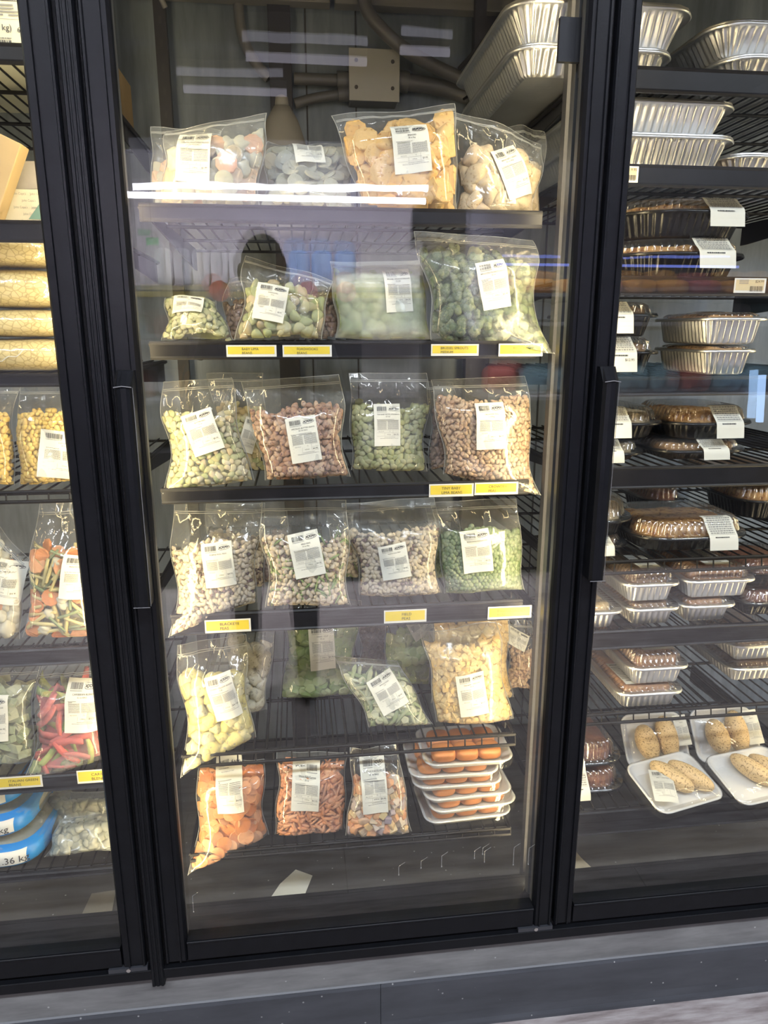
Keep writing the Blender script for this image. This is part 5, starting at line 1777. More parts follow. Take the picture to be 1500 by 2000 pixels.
TAGS = [
    {'x': -0.1668, 'z': 1.3287, 'w': 0.0857, 'h': 0.0199, 'lines': ['BABY LIMA', 'BEANS'], 'label': 'yellow tag reading BABY LIMA BEANS on a black rail', 'tx': 0.31},
    {'x': -0.0706, 'z': 1.3283, 'w': 0.0855, 'h': 0.0201, 'lines': ['FORDHOOKS', 'BEANS'], 'label': 'yellow tag reading FORDHOOKS BEANS', 'tx': 0.29},
    {'x': 0.1928, 'z': 1.329, 'w': 0.087, 'h': 0.0206, 'lines': ['BRUSSEL SPROUTS', 'MEDIUM'], 'label': 'yellow tag reading BRUSSEL SPROUTS MEDIUM', 'tx': 0.2},
    {'x': 0.3144, 'z': 1.3277, 'w': 0.0823, 'h': 0.0226, 'lines': ['BROCCOLI', 'CUTS'], 'label': 'yellow tag reading BROCCOLI CUTS, corner under the bag', 'tx': 0.33},
    {'x': 0.1924, 'z': 1.0696, 'w': 0.0854, 'h': 0.0247, 'lines': ['TINY BABY', 'LIMA BEANS'], 'label': 'yellow tag reading TINY BABY LIMA BEANS', 'tx': 0.28},
    {'x': 0.2793, 'z': 1.0712, 'w': 0.0847, 'h': 0.0238, 'lines': ['CROWDER', 'PEAS'], 'label': 'yellow tag reading CROWDER PEAS', 'tx': 0.32},
    {'x': -0.2339, 'z': 0.8165, 'w': 0.0857, 'h': 0.0261, 'lines': ['BLACKEYE', 'PEAS'], 'label': 'yellow tag reading BLACKEYE PEAS', 'tx': 0.33},
    {'x': 0.1066, 'z': 0.8189, 'w': 0.084, 'h': 0.0268, 'lines': ['FIELD', 'PEAS'], 'label': 'yellow tag reading FIELD PEAS', 'tx': 0.42},
    {'x': 0.3166, 'z': 0.8169, 'w': 0.0892, 'h': 0.0262, 'lines': ['ENGLISH GARDEN', 'PEAS'], 'label': 'yellow tag reading ENGLISH GARDEN PEAS', 'tx': 0.22},
    {'x': -0.6523, 'z': 0.5123, 'w': 0.0959, 'h': 0.0258, 'lines': ['ITALIAN GREEN', 'BEANS'], 'label': 'yellow tag reading ITALIAN GREEN BEANS', 'tx': 0.36},
    {'x': -0.4963, 'z': 0.5128, 'w': 0.0862, 'h': 0.0283, 'lines': ['CARIBBEAN', 'BLEND'], 'label': 'yellow tag reading CARIBBEAN BLEND', 'tx': 0.32},
    {'x': -0.4502, 'z': 0.7729, 'w': 0.0802, 'h': 0.0249, 'lines': [], 'label': 'plain yellow tag end beside the left mullion, above the pepper bag', 'tx': 0.3},
]
CONTAINERS = [
    {'name': 'foil_pan', 'label': 'foil pan under another on the upper right shelf by the mullion', 'cat': 'foil pan', 'loc': [0.4437, 0.421, 1.807], 'w': 0.278, 'd': 0.42, 'h': 0.04, 'lh': 0, 'r': 0.04, 'base': 'foil', 'seed': 3, 'lidpaper': True, 'taper': 0.02},
    {'name': 'foil_pan', 'label': 'topmost foil pan by the right mullion, upper right shelf', 'cat': 'foil pan', 'loc': [0.4521, 0.421, 1.853], 'w': 0.318, 'd': 0.44, 'h': 0.058, 'lh': 0, 'r': 0.045, 'base': 'foil', 'seed': 4, 'lidpaper': True, 'taper': 0.03},
    {'name': 'foil_pan', 'label': 'lower foil pan at the top right picture corner', 'cat': 'foil pan', 'loc': [0.8542, 0.421, 1.807], 'w': 0.318, 'd': 0.42, 'h': 0.04, 'lh': 0, 'r': 0.05, 'base': 'foil', 'seed': 5, 'lidpaper': True, 'taper': 0.03},
    {'name': 'foil_pan', 'label': 'upper foil pan at the top right picture corner', 'cat': 'foil pan', 'loc': [0.8326, 0.411, 1.853], 'w': 0.338, 'd': 0.42, 'h': 0.042, 'lh': 0, 'r': 0.05, 'base': 'foil', 'seed': 6, 'lidpaper': True, 'taper': 0.03},
    {'name': 'foil_pan', 'label': 'lower of two foil pans on the second right shelf', 'cat': 'foil pan', 'loc': [0.5805, 0.401, 1.655], 'w': 0.268, 'd': 0.4, 'h': 0.056, 'lh': 0, 'r': 0.04, 'base': 'foil', 'seed': 7, 'lidpaper': True, 'taper': 0.026},
    {'name': 'foil_pan', 'label': 'upper of two foil pans on the second right shelf', 'cat': 'foil pan', 'loc': [0.5761, 0.401, 1.716], 'w': 0.263, 'd': 0.4, 'h': 0.05, 'lh': 0, 'r': 0.04, 'base': 'foil', 'seed': 8, 'lidpaper': True, 'taper': 0.026},
    {'name': 'foil_pan', 'label': 'shallow foil pan at the right edge, second right shelf', 'cat': 'foil pan', 'loc': [0.8656, 0.421, 1.655], 'w': 0.278, 'd': 0.38, 'h': 0.036, 'lh': 0, 'r': 0.04, 'base': 'foil', 'seed': 9, 'lidpaper': True, 'taper': 0.02},
    {'name': 'lidded_tray', 'label': 'large black tray with clear lid, lower of the big oval pair', 'cat': 'food tray', 'loc': [0.6573, 0.351, 1.47], 'w': 0.2807, 'd': 0.3, 'h': 0.046, 'lh': 0.026, 'r': 0.12, 'base': 'black', 'seed': 10, 'sticker': (0.072, 0.035, 0.012, 0.024, None), 'food': 'crumble', 'taper': 0.02},
    {'name': 'lidded_tray', 'label': 'large black tray with clear lid, upper of the big oval pair', 'cat': 'food tray', 'loc': [0.6577, 0.351, 1.543], 'w': 0.2794, 'd': 0.3, 'h': 0.046, 'lh': 0.024, 'r': 0.12, 'base': 'black', 'seed': 11, 'sticker': (0.068, 0.045, 0.012, 0.024, None), 'food': 'crumble', 'taper': 0.02},
    {'name': 'lidded_loaf_pan', 'label': 'lower lidded foil loaf pan left of the blue light, fourth right shelf', 'cat': 'loaf pan', 'loc': [0.7388, 0.279, 1.29], 'w': 0.0949, 'd': 0.2, 'h': 0.048, 'lh': 0.008, 'r': 0.022, 'base': 'foil', 'seed': 12, 'food': 'crust', 'taper': 0.011, 'pitch': 0.0125},
    {'name': 'lidded_loaf_pan', 'label': 'upper lidded foil loaf pan on the fourth right shelf', 'cat': 'loaf pan', 'loc': [0.744, 0.279, 1.3475], 'w': 0.1144, 'd': 0.2, 'h': 0.05, 'lh': 0.01, 'r': 0.022, 'base': 'foil', 'seed': 13, 'food': 'crust', 'sticker': (0.05, -0.03, 0.08, 0.0, None), 'taper': 0.011, 'pitch': 0.0125},
    {'name': 'lidded_tray', 'label': 'lower tray with long paper label beside right mullion, fourth right shelf', 'cat': 'food tray', 'loc': [0.5298, 0.301, 1.29], 'w': 0.143, 'd': 0.2, 'h': 0.045, 'lh': 0.026, 'r': 0.03, 'base': 'black', 'seed': 14, 'food': 'dark', 'sticker': (0.062, -0.01, 0.01, 0.032, '12.95')},
    {'name': 'lidded_tray', 'label': 'upper tray with long paper label beside right mullion, fourth right shelf', 'cat': 'food tray', 'loc': [0.5227, 0.301, 1.362], 'w': 0.143, 'd': 0.2, 'h': 0.042, 'lh': 0.022, 'r': 0.03, 'base': 'black', 'seed': 15, 'food': 'dark', 'sticker': (0.058, -0.014, 0.01, 0.03, None)},
    {'name': 'lidded_tray', 'label': 'lower pie tray by the right mullion, fifth right shelf', 'cat': 'food tray', 'loc': [0.5276, 0.296, 1.119], 'w': 0.138, 'd': 0.19, 'h': 0.02, 'lh': 0.024, 'r': 0.05, 'base': 'black', 'seed': 16, 'food': 'pale', 'sticker': (0.05, -0.01, 0.01, 0.012, None)},
    {'name': 'lidded_tray', 'label': 'upper pie tray by the right mullion, fifth right shelf', 'cat': 'food tray', 'loc': [0.5513, 0.301, 1.164], 'w': 0.168, 'd': 0.2, 'h': 0.034, 'lh': 0.028, 'r': 0.06, 'base': 'black', 'seed': 17, 'food': 'pale', 'sticker': (0.058, -0.028, 0.012, 0.022, None)},
    {'name': 'lidded_tray', 'label': 'lower wide tray with dark lid on the fifth right shelf', 'cat': 'food tray', 'loc': [0.7243, 0.301, 1.119], 'w': 0.1835, 'd': 0.2, 'h': 0.022, 'lh': 0.018, 'r': 0.05, 'base': 'black', 'seed': 18, 'food': 'dark', 'sticker': (0.055, 0.012, 0.01, 0.012, None)},
    {'name': 'lidded_tray', 'label': 'upper wide pie tray with baked crust, fifth right shelf', 'cat': 'food tray', 'loc': [0.7402, 0.306, 1.16], 'w': 0.1755, 'd': 0.21, 'h': 0.036, 'lh': 0.03, 'r': 0.06, 'base': 'black', 'seed': 19, 'food': 'crust', 'sticker': (0.058, 0.018, 0.012, 0.024, None)},
    {'name': 'lidded_tray', 'label': 'low tray under the crusted one by the right mullion, sixth shelf', 'cat': 'food tray', 'loc': [0.5338, 0.301, 0.928], 'w': 0.098, 'd': 0.18, 'h': 0.016, 'lh': 0.016, 'r': 0.05, 'base': 'black', 'seed': 20, 'food': 'dark', 'sticker': (0.04, -0.01, 0.01, 0.012, None)},
    {'name': 'lidded_tray', 'label': 'crusted pie tray by the right mullion on the sixth right shelf', 'cat': 'food tray', 'loc': [0.5184, 0.301, 0.961], 'w': 0.138, 'd': 0.2, 'h': 0.04, 'lh': 0.042, 'r': 0.06, 'base': 'black', 'seed': 21, 'food': 'pale', 'sticker': (0.05, -0.045, 0.012, 0.022, '12.95')},
    {'name': 'lidded_tray', 'label': 'large golden pie tray with fluted clear lid, middle of sixth shelf', 'cat': 'food tray', 'loc': [0.7231, 0.291, 0.928], 'w': 0.2407, 'd': 0.2, 'h': 0.034, 'lh': 0.034, 'r': 0.065, 'base': 'black', 'seed': 22, 'food': 'crust', 'sticker': (0.062, 0.045, 0.02, 0.02, None)},
    {'name': 'lidded_tray', 'label': 'brown pie tray behind the large golden one', 'cat': 'food tray', 'loc': [0.7896, 0.531, 0.928], 'w': 0.0914, 'd': 0.18, 'h': 0.05, 'lh': 0.03, 'r': 0.05, 'base': 'black', 'seed': 23, 'food': 'brown', 'sticker': (0.06, -0.01, 0.012, 0.0, None)},
    {'name': 'lidded_tray', 'label': 'pie tray at right picture edge on the sixth right shelf', 'cat': 'food tray', 'loc': [1.0755, 0.521, 0.928], 'w': 0.218, 'd': 0.22, 'h': 0.05, 'lh': 0.034, 'r': 0.07, 'base': 'black', 'seed': 24, 'food': 'crust'},
    {'name': 'lidded_tray', 'label': 'black tray with pale label, top of right edge pile, sixth shelf', 'cat': 'food tray', 'loc': [1.0267, 0.541, 1.013], 'w': 0.238, 'd': 0.22, 'h': 0.03, 'lh': 0.012, 'r': 0.07, 'base': 'black', 'seed': 25, 'food': 'dark', 'sticker': (0.07, 0.0, 0.012, 0.02, None)},
    {'name': 'lidded_loaf_pan', 'label': 'lower loaf pan touching the right mullion, seventh shelf', 'cat': 'loaf pan', 'loc': [0.498, 0.256, 0.779], 'w': 0.103, 'd': 0.19, 'h': 0.042, 'lh': 0.01, 'r': 0.02, 'base': 'foil', 'seed': 26, 'food': 'pale', 'taper': 0.011, 'pitch': 0.0125},
    {'name': 'lidded_loaf_pan', 'label': 'lower loaf pan, second from the right mullion, seventh shelf', 'cat': 'loaf pan', 'loc': [0.627, 0.261, 0.779], 'w': 0.098, 'd': 0.19, 'h': 0.042, 'lh': 0.01, 'r': 0.02, 'base': 'foil', 'seed': 27, 'food': 'dark', 'taper': 0.011, 'pitch': 0.0125},
    {'name': 'lidded_loaf_pan', 'label': 'lower loaf pan, third from the right mullion, seventh shelf', 'cat': 'loaf pan', 'loc': [0.7507, 0.264, 0.779], 'w': 0.1031, 'd': 0.19, 'h': 0.042, 'lh': 0.01, 'r': 0.02, 'base': 'foil', 'seed': 28, 'food': 'red', 'taper': 0.011, 'pitch': 0.0125},
    {'name': 'lidded_loaf_pan', 'label': 'upper loaf pan near the right mullion, seventh shelf', 'cat': 'loaf pan', 'loc': [0.6162, 0.271, 0.8325], 'w': 0.103, 'd': 0.22, 'h': 0.044, 'lh': 0.026, 'r': 0.02, 'base': 'foil', 'seed': 29, 'food': 'dark', 'sticker': (0.045, 0.0, 0.09, 0.0, None), 'taper': 0.011, 'pitch': 0.0125},
    {'name': 'lidded_loaf_pan', 'label': 'upper loaf pan with pale label on lid, seventh shelf', 'cat': 'loaf pan', 'loc': [0.7683, 0.276, 0.8325], 'w': 0.1384, 'd': 0.22, 'h': 0.044, 'lh': 0.026, 'r': 0.02, 'base': 'foil', 'seed': 30, 'food': 'red', 'sticker': (0.06, 0.0, 0.1, 0.0, None), 'taper': 0.011, 'pitch': 0.0125},
    {'name': 'lidded_tray', 'label': 'lower black tray at the right edge of seventh shelf', 'cat': 'food tray', 'loc': [0.9102, 0.271, 0.779], 'w': 0.138, 'd': 0.18, 'h': 0.036, 'lh': 0.022, 'r': 0.03, 'base': 'black', 'seed': 31, 'food': 'brown'},
    {'name': 'lidded_tray', 'label': 'upper black tray at the right edge of seventh shelf', 'cat': 'food tray', 'loc': [0.9181, 0.281, 0.839], 'w': 0.138, 'd': 0.18, 'h': 0.036, 'lh': 0.022, 'r': 0.03, 'base': 'black', 'seed': 32, 'food': 'brown'},
    {'name': 'lidded_loaf_pan', 'label': 'lower loaf pan with white band on lid, eighth right shelf', 'cat': 'loaf pan', 'loc': [0.6389, 0.286, 0.588], 'w': 0.1296, 'd': 0.24, 'h': 0.042, 'lh': 0.01, 'r': 0.02, 'base': 'foil', 'seed': 33, 'food': 'red', 'sticker': (0.035, -0.035, 0.1, 0.0, None), 'taper': 0.011, 'pitch': 0.0125},
    {'name': 'lidded_loaf_pan', 'label': 'upper loaf pan with paper label across lid, eighth right shelf', 'cat': 'loaf pan', 'loc': [0.6533, 0.286, 0.6415], 'w': 0.1148, 'd': 0.24, 'h': 0.046, 'lh': 0.03, 'r': 0.02, 'base': 'foil', 'seed': 34, 'food': 'red', 'sticker': (0.07, 0.0, 0.12, 0.0, None), 'taper': 0.011, 'pitch': 0.0125},
    {'name': 'lidded_loaf_pan', 'label': 'lower loaf pan at right edge of the eighth right shelf', 'cat': 'loaf pan', 'loc': [0.9439, 0.361, 0.588], 'w': 0.128, 'd': 0.22, 'h': 0.04, 'lh': 0.01, 'r': 0.02, 'base': 'foil', 'seed': 35, 'food': 'dark', 'taper': 0.011, 'pitch': 0.0125},
    {'name': 'lidded_loaf_pan', 'label': 'upper loaf pan at right edge of the eighth right shelf', 'cat': 'loaf pan', 'loc': [0.9435, 0.361, 0.6395], 'w': 0.128, 'd': 0.22, 'h': 0.044, 'lh': 0.028, 'r': 0.02, 'base': 'foil', 'seed': 36, 'food': 'dark', 'taper': 0.011, 'pitch': 0.0125},
    {'name': 'lidded_tray', 'label': 'lower brown filled tray beside right mullion, bottom right shelf', 'cat': 'food tray', 'loc': [0.5548, 0.306, 0.351], 'w': 0.138, 'd': 0.19, 'h': 0.018, 'lh': 0.036, 'r': 0.045, 'base': 'black', 'seed': 37, 'food': 'brown', 'sticker': (0.05, -0.045, 0.012, 0.012, None)},
    {'name': 'lidded_tray', 'label': 'upper brown filled tray beside right mullion, bottom right shelf', 'cat': 'food tray', 'loc': [0.5466, 0.326, 0.407], 'w': 0.148, 'd': 0.19, 'h': 0.018, 'lh': 0.04, 'r': 0.045, 'base': 'black', 'seed': 38, 'food': 'brown', 'sticker': (0.05, -0.045, 0.012, 0.012, None)},
]

# ------------------------------------------------------------------ shelves of the three bays
LX, MX, RX = (-1.14, -0.425), (-0.338, 0.343), (0.425, 1.13)
for z, st, h, lab in ((1.798, 'channel', 0.029, 'top black wire shelf behind the left door'),
                      (1.545, 'channel', 0.034, 'shelf carrying the cartons behind the left door'),
                      (1.302, 'channel', 0.022, 'shelf carrying the yellow rolls behind the left door'),
                      (1.100, 'wire', 0.020, 'thin wire shelf carrying the corn behind the left door'),
                      (0.800, 'channel', 0.034, 'shelf carrying the carrot blends behind the left door'),
                      (0.534, 'channel', 0.036, 'shelf carrying the pepper strips behind the left door'),
                      (0.314, 'channel', 0.018, 'lowest shelf behind the left door')):
    wire_shelf(LX[0], LX[1], z, lab, st, h, group='cooler shelves')
for z, st, h, lab in ((1.575, 'channel', 0.029, 'top shelf behind the middle door'),
                      (1.355, 'channel', 0.031, 'shelf carrying the broccoli behind the middle door'),
                      (1.098, 'channel', 0.029, 'shelf carrying the speckled beans behind the middle door'),
                      (0.855, 'channel', 0.042, 'shelf carrying the garden peas behind the middle door'),
                      (0.554, 'wire', 0.024, 'open wire shelf carrying the squash behind the middle door'),
                      (0.324, 'wire', 0.014, 'lowest wire shelf under the carrots')):
    wire_shelf(MX[0], MX[1], z, lab, st, h, group='cooler shelves')
for z, st, h, lab in ((1.806, 'channel', 0.040, 'top shelf behind the right door'),
                      (1.654, 'channel', 0.036, 'shelf under the double foil pans behind the right door'),
                      (1.469, 'channel', 0.034, 'shelf under the big oval trays behind the right door'),
                      (1.289, 'channel', 0.036, 'shelf under the tall labelled trays behind the right door'),
                      (1.118, 'channel', 0.044, 'shelf under the upper pie trays behind the right door'),
                      (0.927, 'wire', 0.026, 'thin wire shelf under the golden pie tray'),
                      (0.778, 'channel', 0.042, 'shelf under the five loaf pans behind the right door'),
                      (0.587, 'wire', 0.022, 'open wire shelf under the stacked loaf pans'),
                      (0.350, 'channel', 0.060, 'lowest deep shelf under the foam trays')):
    wire_shelf(RX[0], RX[1], z, lab, st, h, group='cooler shelves')
for x, y, lab in ((-0.383, 0.150, 'front shelf post behind the left mullion'), (0.383, 0.150, 'front shelf post behind the right mullion'),
                  (-0.383, 0.82, 'rear shelf post left of the middle bay'), (0.383, 0.82, 'rear shelf post right of the middle bay')):
    upright(x, y, ZF, 2.18, lab)
b = MB().box(-0.055, -0.0, -0.004, 0.004, -0.03, 0.03)
b.box(-0.02, 0.012, -0.004, 0.004, -0.05, 0.05)
o = thing('hanger_bracket', 'black bolted bracket by the top right corner of the middle door', 'bracket', (0.374, 0.052, 1.80))
b.build('bracket_plate', DARKPOST, o)
for dz in (-0.018, 0.022):
    MB().tube([(0.0, -0.0065, dz), (0.0, -0.004, dz)], 0.006, 12).build('bolt', SCREW, o)

# ------------------------------------------------------------------ back wall fittings
bw = YB - 0.001
for x in (-0.52, -0.043, 0.085, 0.62):
    o = box_obj('trim_8', SEAM, x - 0.002, x + 0.002, YB - 0.003, YB, ZF, ZC, kind=S)
for x0, x1, lab in ((-0.136, -0.080, 'wide dark post against the back wall, left of the metal box'),
                    (0.388, 0.455, 'wide dark post against the back wall, right side')):
    o = MB().box(x0, x1, 0.885, 0.925, 0.1, ZC).build('wall_post', DARKPOST, bevel=0.002)
    tag(o, lab, 'post')
t = thing('junction_box', 'pale square metal box with four screws on the back wall', 'junction box', (0.126, 0.86, 1.998))
MB().box(-0.062, 0.062, 0.004, 0.069, -0.058, 0.056).build('box_body', PIPE, t, bevel=0.003)
MB().box(-0.064, 0.064, 0.0, 0.004, -0.060, 0.058).build('cover_plate', PLATE, t, bevel=0.001)
for x in (-0.046, 0.046):
    for z in (-0.030, 0.030):
        MB().tube([(x, -0.0025, z), (x, 0, z)], 0.0045, 10).build('screw', plain('dull_screw', (0.12, 0.11, 0.1), 0.4, 0.8), t)
pipe('conduit', 'grey conduit running left from the metal box', 'pipe', [(-0.075, 0.895, 1.992), (0.064, 0.895, 1.992)], 0.014, PIPE, [((0.034, 0.895, 1.992), (0.063, 0.895, 1.992), 0.021)])
pipe('conduit', 'grey conduit rising to the metal box from lower left', 'pipe', [(-0.075, 0.895, 1.935), (-0.01, 0.895, 1.952), (0.064, 0.895, 1.962)], 0.012, PIPE, [((0.036, 0.895, 1.9605), (0.063, 0.895, 1.962), 0.018)])
pipe('conduit', 'grey conduit running right from the metal box', 'pipe', [(0.19, 0.895, 1.997), (0.30, 0.895, 1.985), (0.387, 0.895, 1.965)], 0.020, PIPE, [((0.19, 0.895, 1.997), (0.217, 0.895, 1.994), 0.026)])
pipe('hose', 'curved pale hose hanging left of the dark post', 'pipe', [(-0.205, 0.90, 2.235), (-0.205, 0.90, 2.12), (-0.19, 0.90, 2.06), (-0.165, 0.90, 2.02), (-0.137, 0.90, 1.992)], 0.013, plain('pale_hose', (0.19, 0.19, 0.20), 0.4))
pipe('hose', 'long curved grey hose sweeping over the metal box to the right', 'pipe', [(0.09, 0.84, 2.235), (0.10, 0.835, 2.14), (0.14, 0.832, 2.090), (0.20, 0.832, 2.047), (0.28, 0.835, 2.012), (0.37, 0.84, 1.982)], 0.016)
pipe('zip_tie', 'black cable loop round the end of the grey hose', 'cable tie', [(0.362, 0.84, 2.005), (0.372, 0.825, 1.98), (0.366, 0.83, 1.955), (0.352, 0.845, 1.945)], 0.003, BLACK_SOFT)
pipe('rod', 'thin dark rod slanting up at the upper right of the middle bay', 'rod', [(0.33, 0.80, 2.00), (0.41, 0.55, 2.06), (0.46, 0.35, 2.11)], 0.005, DARKPOST)
pipe('rod', 'short pale rod slanting at the upper left of the middle bay', 'rod', [(-0.40, 0.70, 2.16), (-0.36, 0.75, 2.08)], 0.006, plain('pale_hose', (0.19, 0.19, 0.20), 0.4))
# evaporator drip ledge boards along the ceiling
for x0, x1, lab in ((-0.55, 0.018, 'grey ledge board under the cooler ceiling, left of the gap'), (0.030, 0.60, 'grey ledge board under the cooler ceiling, right of the gap')):
    o = MB().box(x0, x1, 0.86, 0.90, 2.150, 2.235).build('ledge_board', plain('grey_ledge', (0.22, 0.215, 0.205), 0.5, noise=0.15, nscale=14, stretch=(0.3, 1, 6)), bevel=0.002)
    tag(o, lab, 'board')
# tapered grey bottle standing behind the bags
t = thing('tapered_bottle', 'grey cone shaped bottle with a round tip behind the top shelf bags', 'bottle', (-0.105, 0.60, 1.577))
prof = [(0.055, 0), (0.058, 0.01), (0.058, 0.14), (0.052, 0.19), (0.035, 0.24), (0.018, 0.268)]
V, F = lathe_piece(prof, 28)
MB().add(V, F, 0, True).build('bottle_body', plain('grey_bottle', (0.26, 0.25, 0.24), 0.5), t)
V, F = lathe_piece([(0.016, 0.266), (0.014, 0.280), (0.013, 0.287), (0.006, 0.291)], 20)
MB().add(V, F, 0, True).build('bottle_tip', plain('grey_bottle', (0.26, 0.25, 0.24), 0.5), t)

# ------------------------------------------------------------------ stock
for s in BAGS:
    zip_bag(s)
for s in TAGS:
    price_tag(s['x'], s['z'], s['w'], s['h'], s['lines'], s['label'], tx=s.get('tx', 0.34))


def cream_print(price):
    def f(pr, w, h):
        rng = random.Random(5)
        barcode(pr, 0.50 * w, 0.10 * h, 0.92 * w, 0.46 * h, rng, 2)
        pr.text(price, 0.92 * w, 0.70 * h, 0.24 * h, 0.34 * w, 'r', 2)
        fine_rows(pr, 0.14 * w, 0.44 * w, 0.62 * h, 0.94 * h, 3, rng, 3)
    return f


price_tag(0.7445, 1.4405, 0.062, 0.026, [], 'cream shelf tag with barcode reading $24.99', cat='price tag', color=CREAM_TAG, extra=cream_print('$24.99'))
price_tag(0.486, 1.6235, 0.050, 0.026, [], 'cream shelf tag ending in .95 beside the right mullion', cat='price tag', color=CREAM_TAG, extra=cream_print('9.95'))
price_tag(0.452, 1.774, 0.03, 0.024, [], 'small cream tag on the topmost right rail by the mullion', cat='price tag', color=CREAM_TAG)
for s in CONTAINERS:
    s = dict(s)
    container(s.pop('name'), s.pop('label'), s.pop('cat'), s.pop('loc'), s.pop('w'), s.pop('d'), s.pop('h'), s.pop('lh'), s.pop('r'), **s)

# foam trays with orange blocks, bottom shelf of the middle bay
zt = 0.326
for k, (x, y, rz, lab) in enumerate(((0.252, 0.247, 0.06, 'bottom foam tray of the orange block stack'),
                                     (0.262, 0.247, 0.08, 'second foam tray from the bottom of the orange block stack'),
                                     (0.252, 0.249, 0.05, 'third foam tray from the bottom of the orange block stack'),
                                     (0.232, 0.252, -0.01, 'fourth foam tray from the bottom of the orange block stack'),
                                     (0.224, 0.252, -0.02, 'fifth foam tray up, just under the topmost orange one'),
                                     (0.254, 0.252, 0.0, 'topmost foam tray of the orange block stack'))):
    block_tray((x, y, zt), lab, rz, 0.0, group='stacked trays of orange blocks')
    zt += 0.0268

# foam trays with seeded rolls, bottom right shelf
R_ = [(-0.024, -0.006, 0.028, 0.042, 0.023, 0.2), (0.027, 0.002, 0.027, 0.050, 0.024, 0.05)]
roll_tray((0.742, 0.326, 0.404), (math.radians(55), 0, 0.0), 'foam tray of two seeded rolls tilted up on its edge, nearer the mullion', R_, (0.062, 0.018, 0.030, 0.07, 0.05, 0.044, 'SPICY'), w=0.158, d=0.125)
roll_tray((0.925, 0.330, 0.404), (math.radians(55), 0, 0.0), 'foam tray of two seeded rolls tilted up at the right picture edge', R_, (0.062, 0.012, 0.036, 0.08, 0.05, 0.044, 'SPICY'), w=0.165, d=0.125)
R2_ = [(-0.002, 0.006, 0.022, 0.052, 0.021, 0.5), (0.044, -0.004, 0.022, 0.053, 0.021, 0.55)]
roll_tray((0.725, 0.190, 0.371), (math.radians(17), 0, math.radians(14)), 'foam tray of seeded rolls lying flat at the shelf edge, wrap corner hanging', R2_, (-0.046, -0.012, 0.050, 0.085, -0.5, 0.036, 'SPICY CHICKEN'), w=0.182, d=0.135, bulge=0.016)
roll_tray((0.922, 0.192, 0.371), (math.radians(17), 0, math.radians(10)), 'foam tray lying flat at the right picture edge, one roll showing', R2_, None, w=0.185, d=0.135, bulge=0.016)

# left bay: cartons, rolls, printed bags
pr = Print()
rng = random.Random(3)
fine_rows(pr, 0.02, 0.415, 0.046, 0.064, 4, rng, 2)
fine_rows(pr, 0.02, 0.415, 0.070, 0.100, 5, rng, 1)
pr.rect(0.0, 0.0665, 0.420, 0.0675, 1)
pr.rect(0.0, 0.0415, 0.420, 0.0420, 2)
pr.text('(31 kg)', 0.386, 0.026, 0.0125, None, 'c', 1)
pr.text('6', 0.4135, 0.024, 0.0105, None, 'c', 1)
barcode(pr, 0.345, 0.001, 0.402, 0.0125, rng, 1)
fine_rows(pr, 0.36, 0.402, 0.0145, 0.0175, 1, rng, 2)
carton('carton', 'pale carton with printed panel reading kg above a barcode, top left corner', (-0.918, 0.19, 1.7995), 0.435, 0.35, 0.20, CARD_WHITE, 0.0, pr, [PAPER, INK, INK_SOFT])
pr = Print()
for r in range(5):
    for cc in range(5):
        pr.text("John Cope's", 0.02 + cc * 0.028 + (r % 2) * 0.014, 0.004 + r * 0.0105, 0.0055, 0.022, 'l', 1)
pr.poly([(0.042, 0.008), (0.136, 0.008), (0.136, 0.050), (0.068, 0.040)], [(0, 1, 2, 3)], 3)
carton('carton', 'cream carton with repeated script print and a green triangle', (-0.572, 0.215, 1.5465), 0.138, 0.30, 0.055, CARD_CREAM, 0.0, pr, [PAPER, INK_SOFT, INK_SOFT, GREEN_P])
carton('carton', 'brown cardboard carton tilted at the left edge before the script-print carton', (-0.676, 0.172, 1.598), 0.12, 0.036, 0.125, CARD_M, tilt=math.radians(25))
carton('carton', 'grey frosted carton standing on the script-print carton behind the left mullion', (-0.578, 0.225, 1.6022), 0.14, 0.30, 0.045, CARD_GREY)
carton('carton', 'brown carton lying behind the top pale carton, seen under the shelf', (-0.475, 0.35, 1.7995), 0.045, 0.30, 0.09, CARD_M)
zr = 1.3035
for k, (h, lab) in enumerate(((0.056, 'bottom yellow wrapped roll with a white string across its front'),
                              (0.048, 'second yellow wrapped roll from the bottom of the pile'),
                              (0.066, 'third yellow wrapped roll from the bottom, the thickest'),
                              (0.052, 'topmost yellow wrapped roll of the pile'))):
    long_pack((-0.98, 0.255 + 0.006 * k, zr), 0.525 - 0.008 * k, 0.13, h, lab, k + 4, k == 0)
    zr += h * 1.03
zb = 0.3155
for k, (x, w, h, tx, txt, lab) in enumerate(((-0.707, 0.20, 0.059, 0.026, '/ 1.36 kg', 'bottom bag with blue and white end reading 1.36 kg'),
                                   (-0.728, 0.20, 0.057, 0.040, 'kg', 'middle bag with blue and white end reading kg'),
                                   (-0.740, 0.20, 0.055, 0.0, '', 'top bag with blue and white end, no number showing'))):
    lying_bag((x - 0.02, 0.158 + 0.010 * k, zb), w, 0.30, h, lab, k + 2, V_GREY, txt, tx)
    zb += h + 0.005

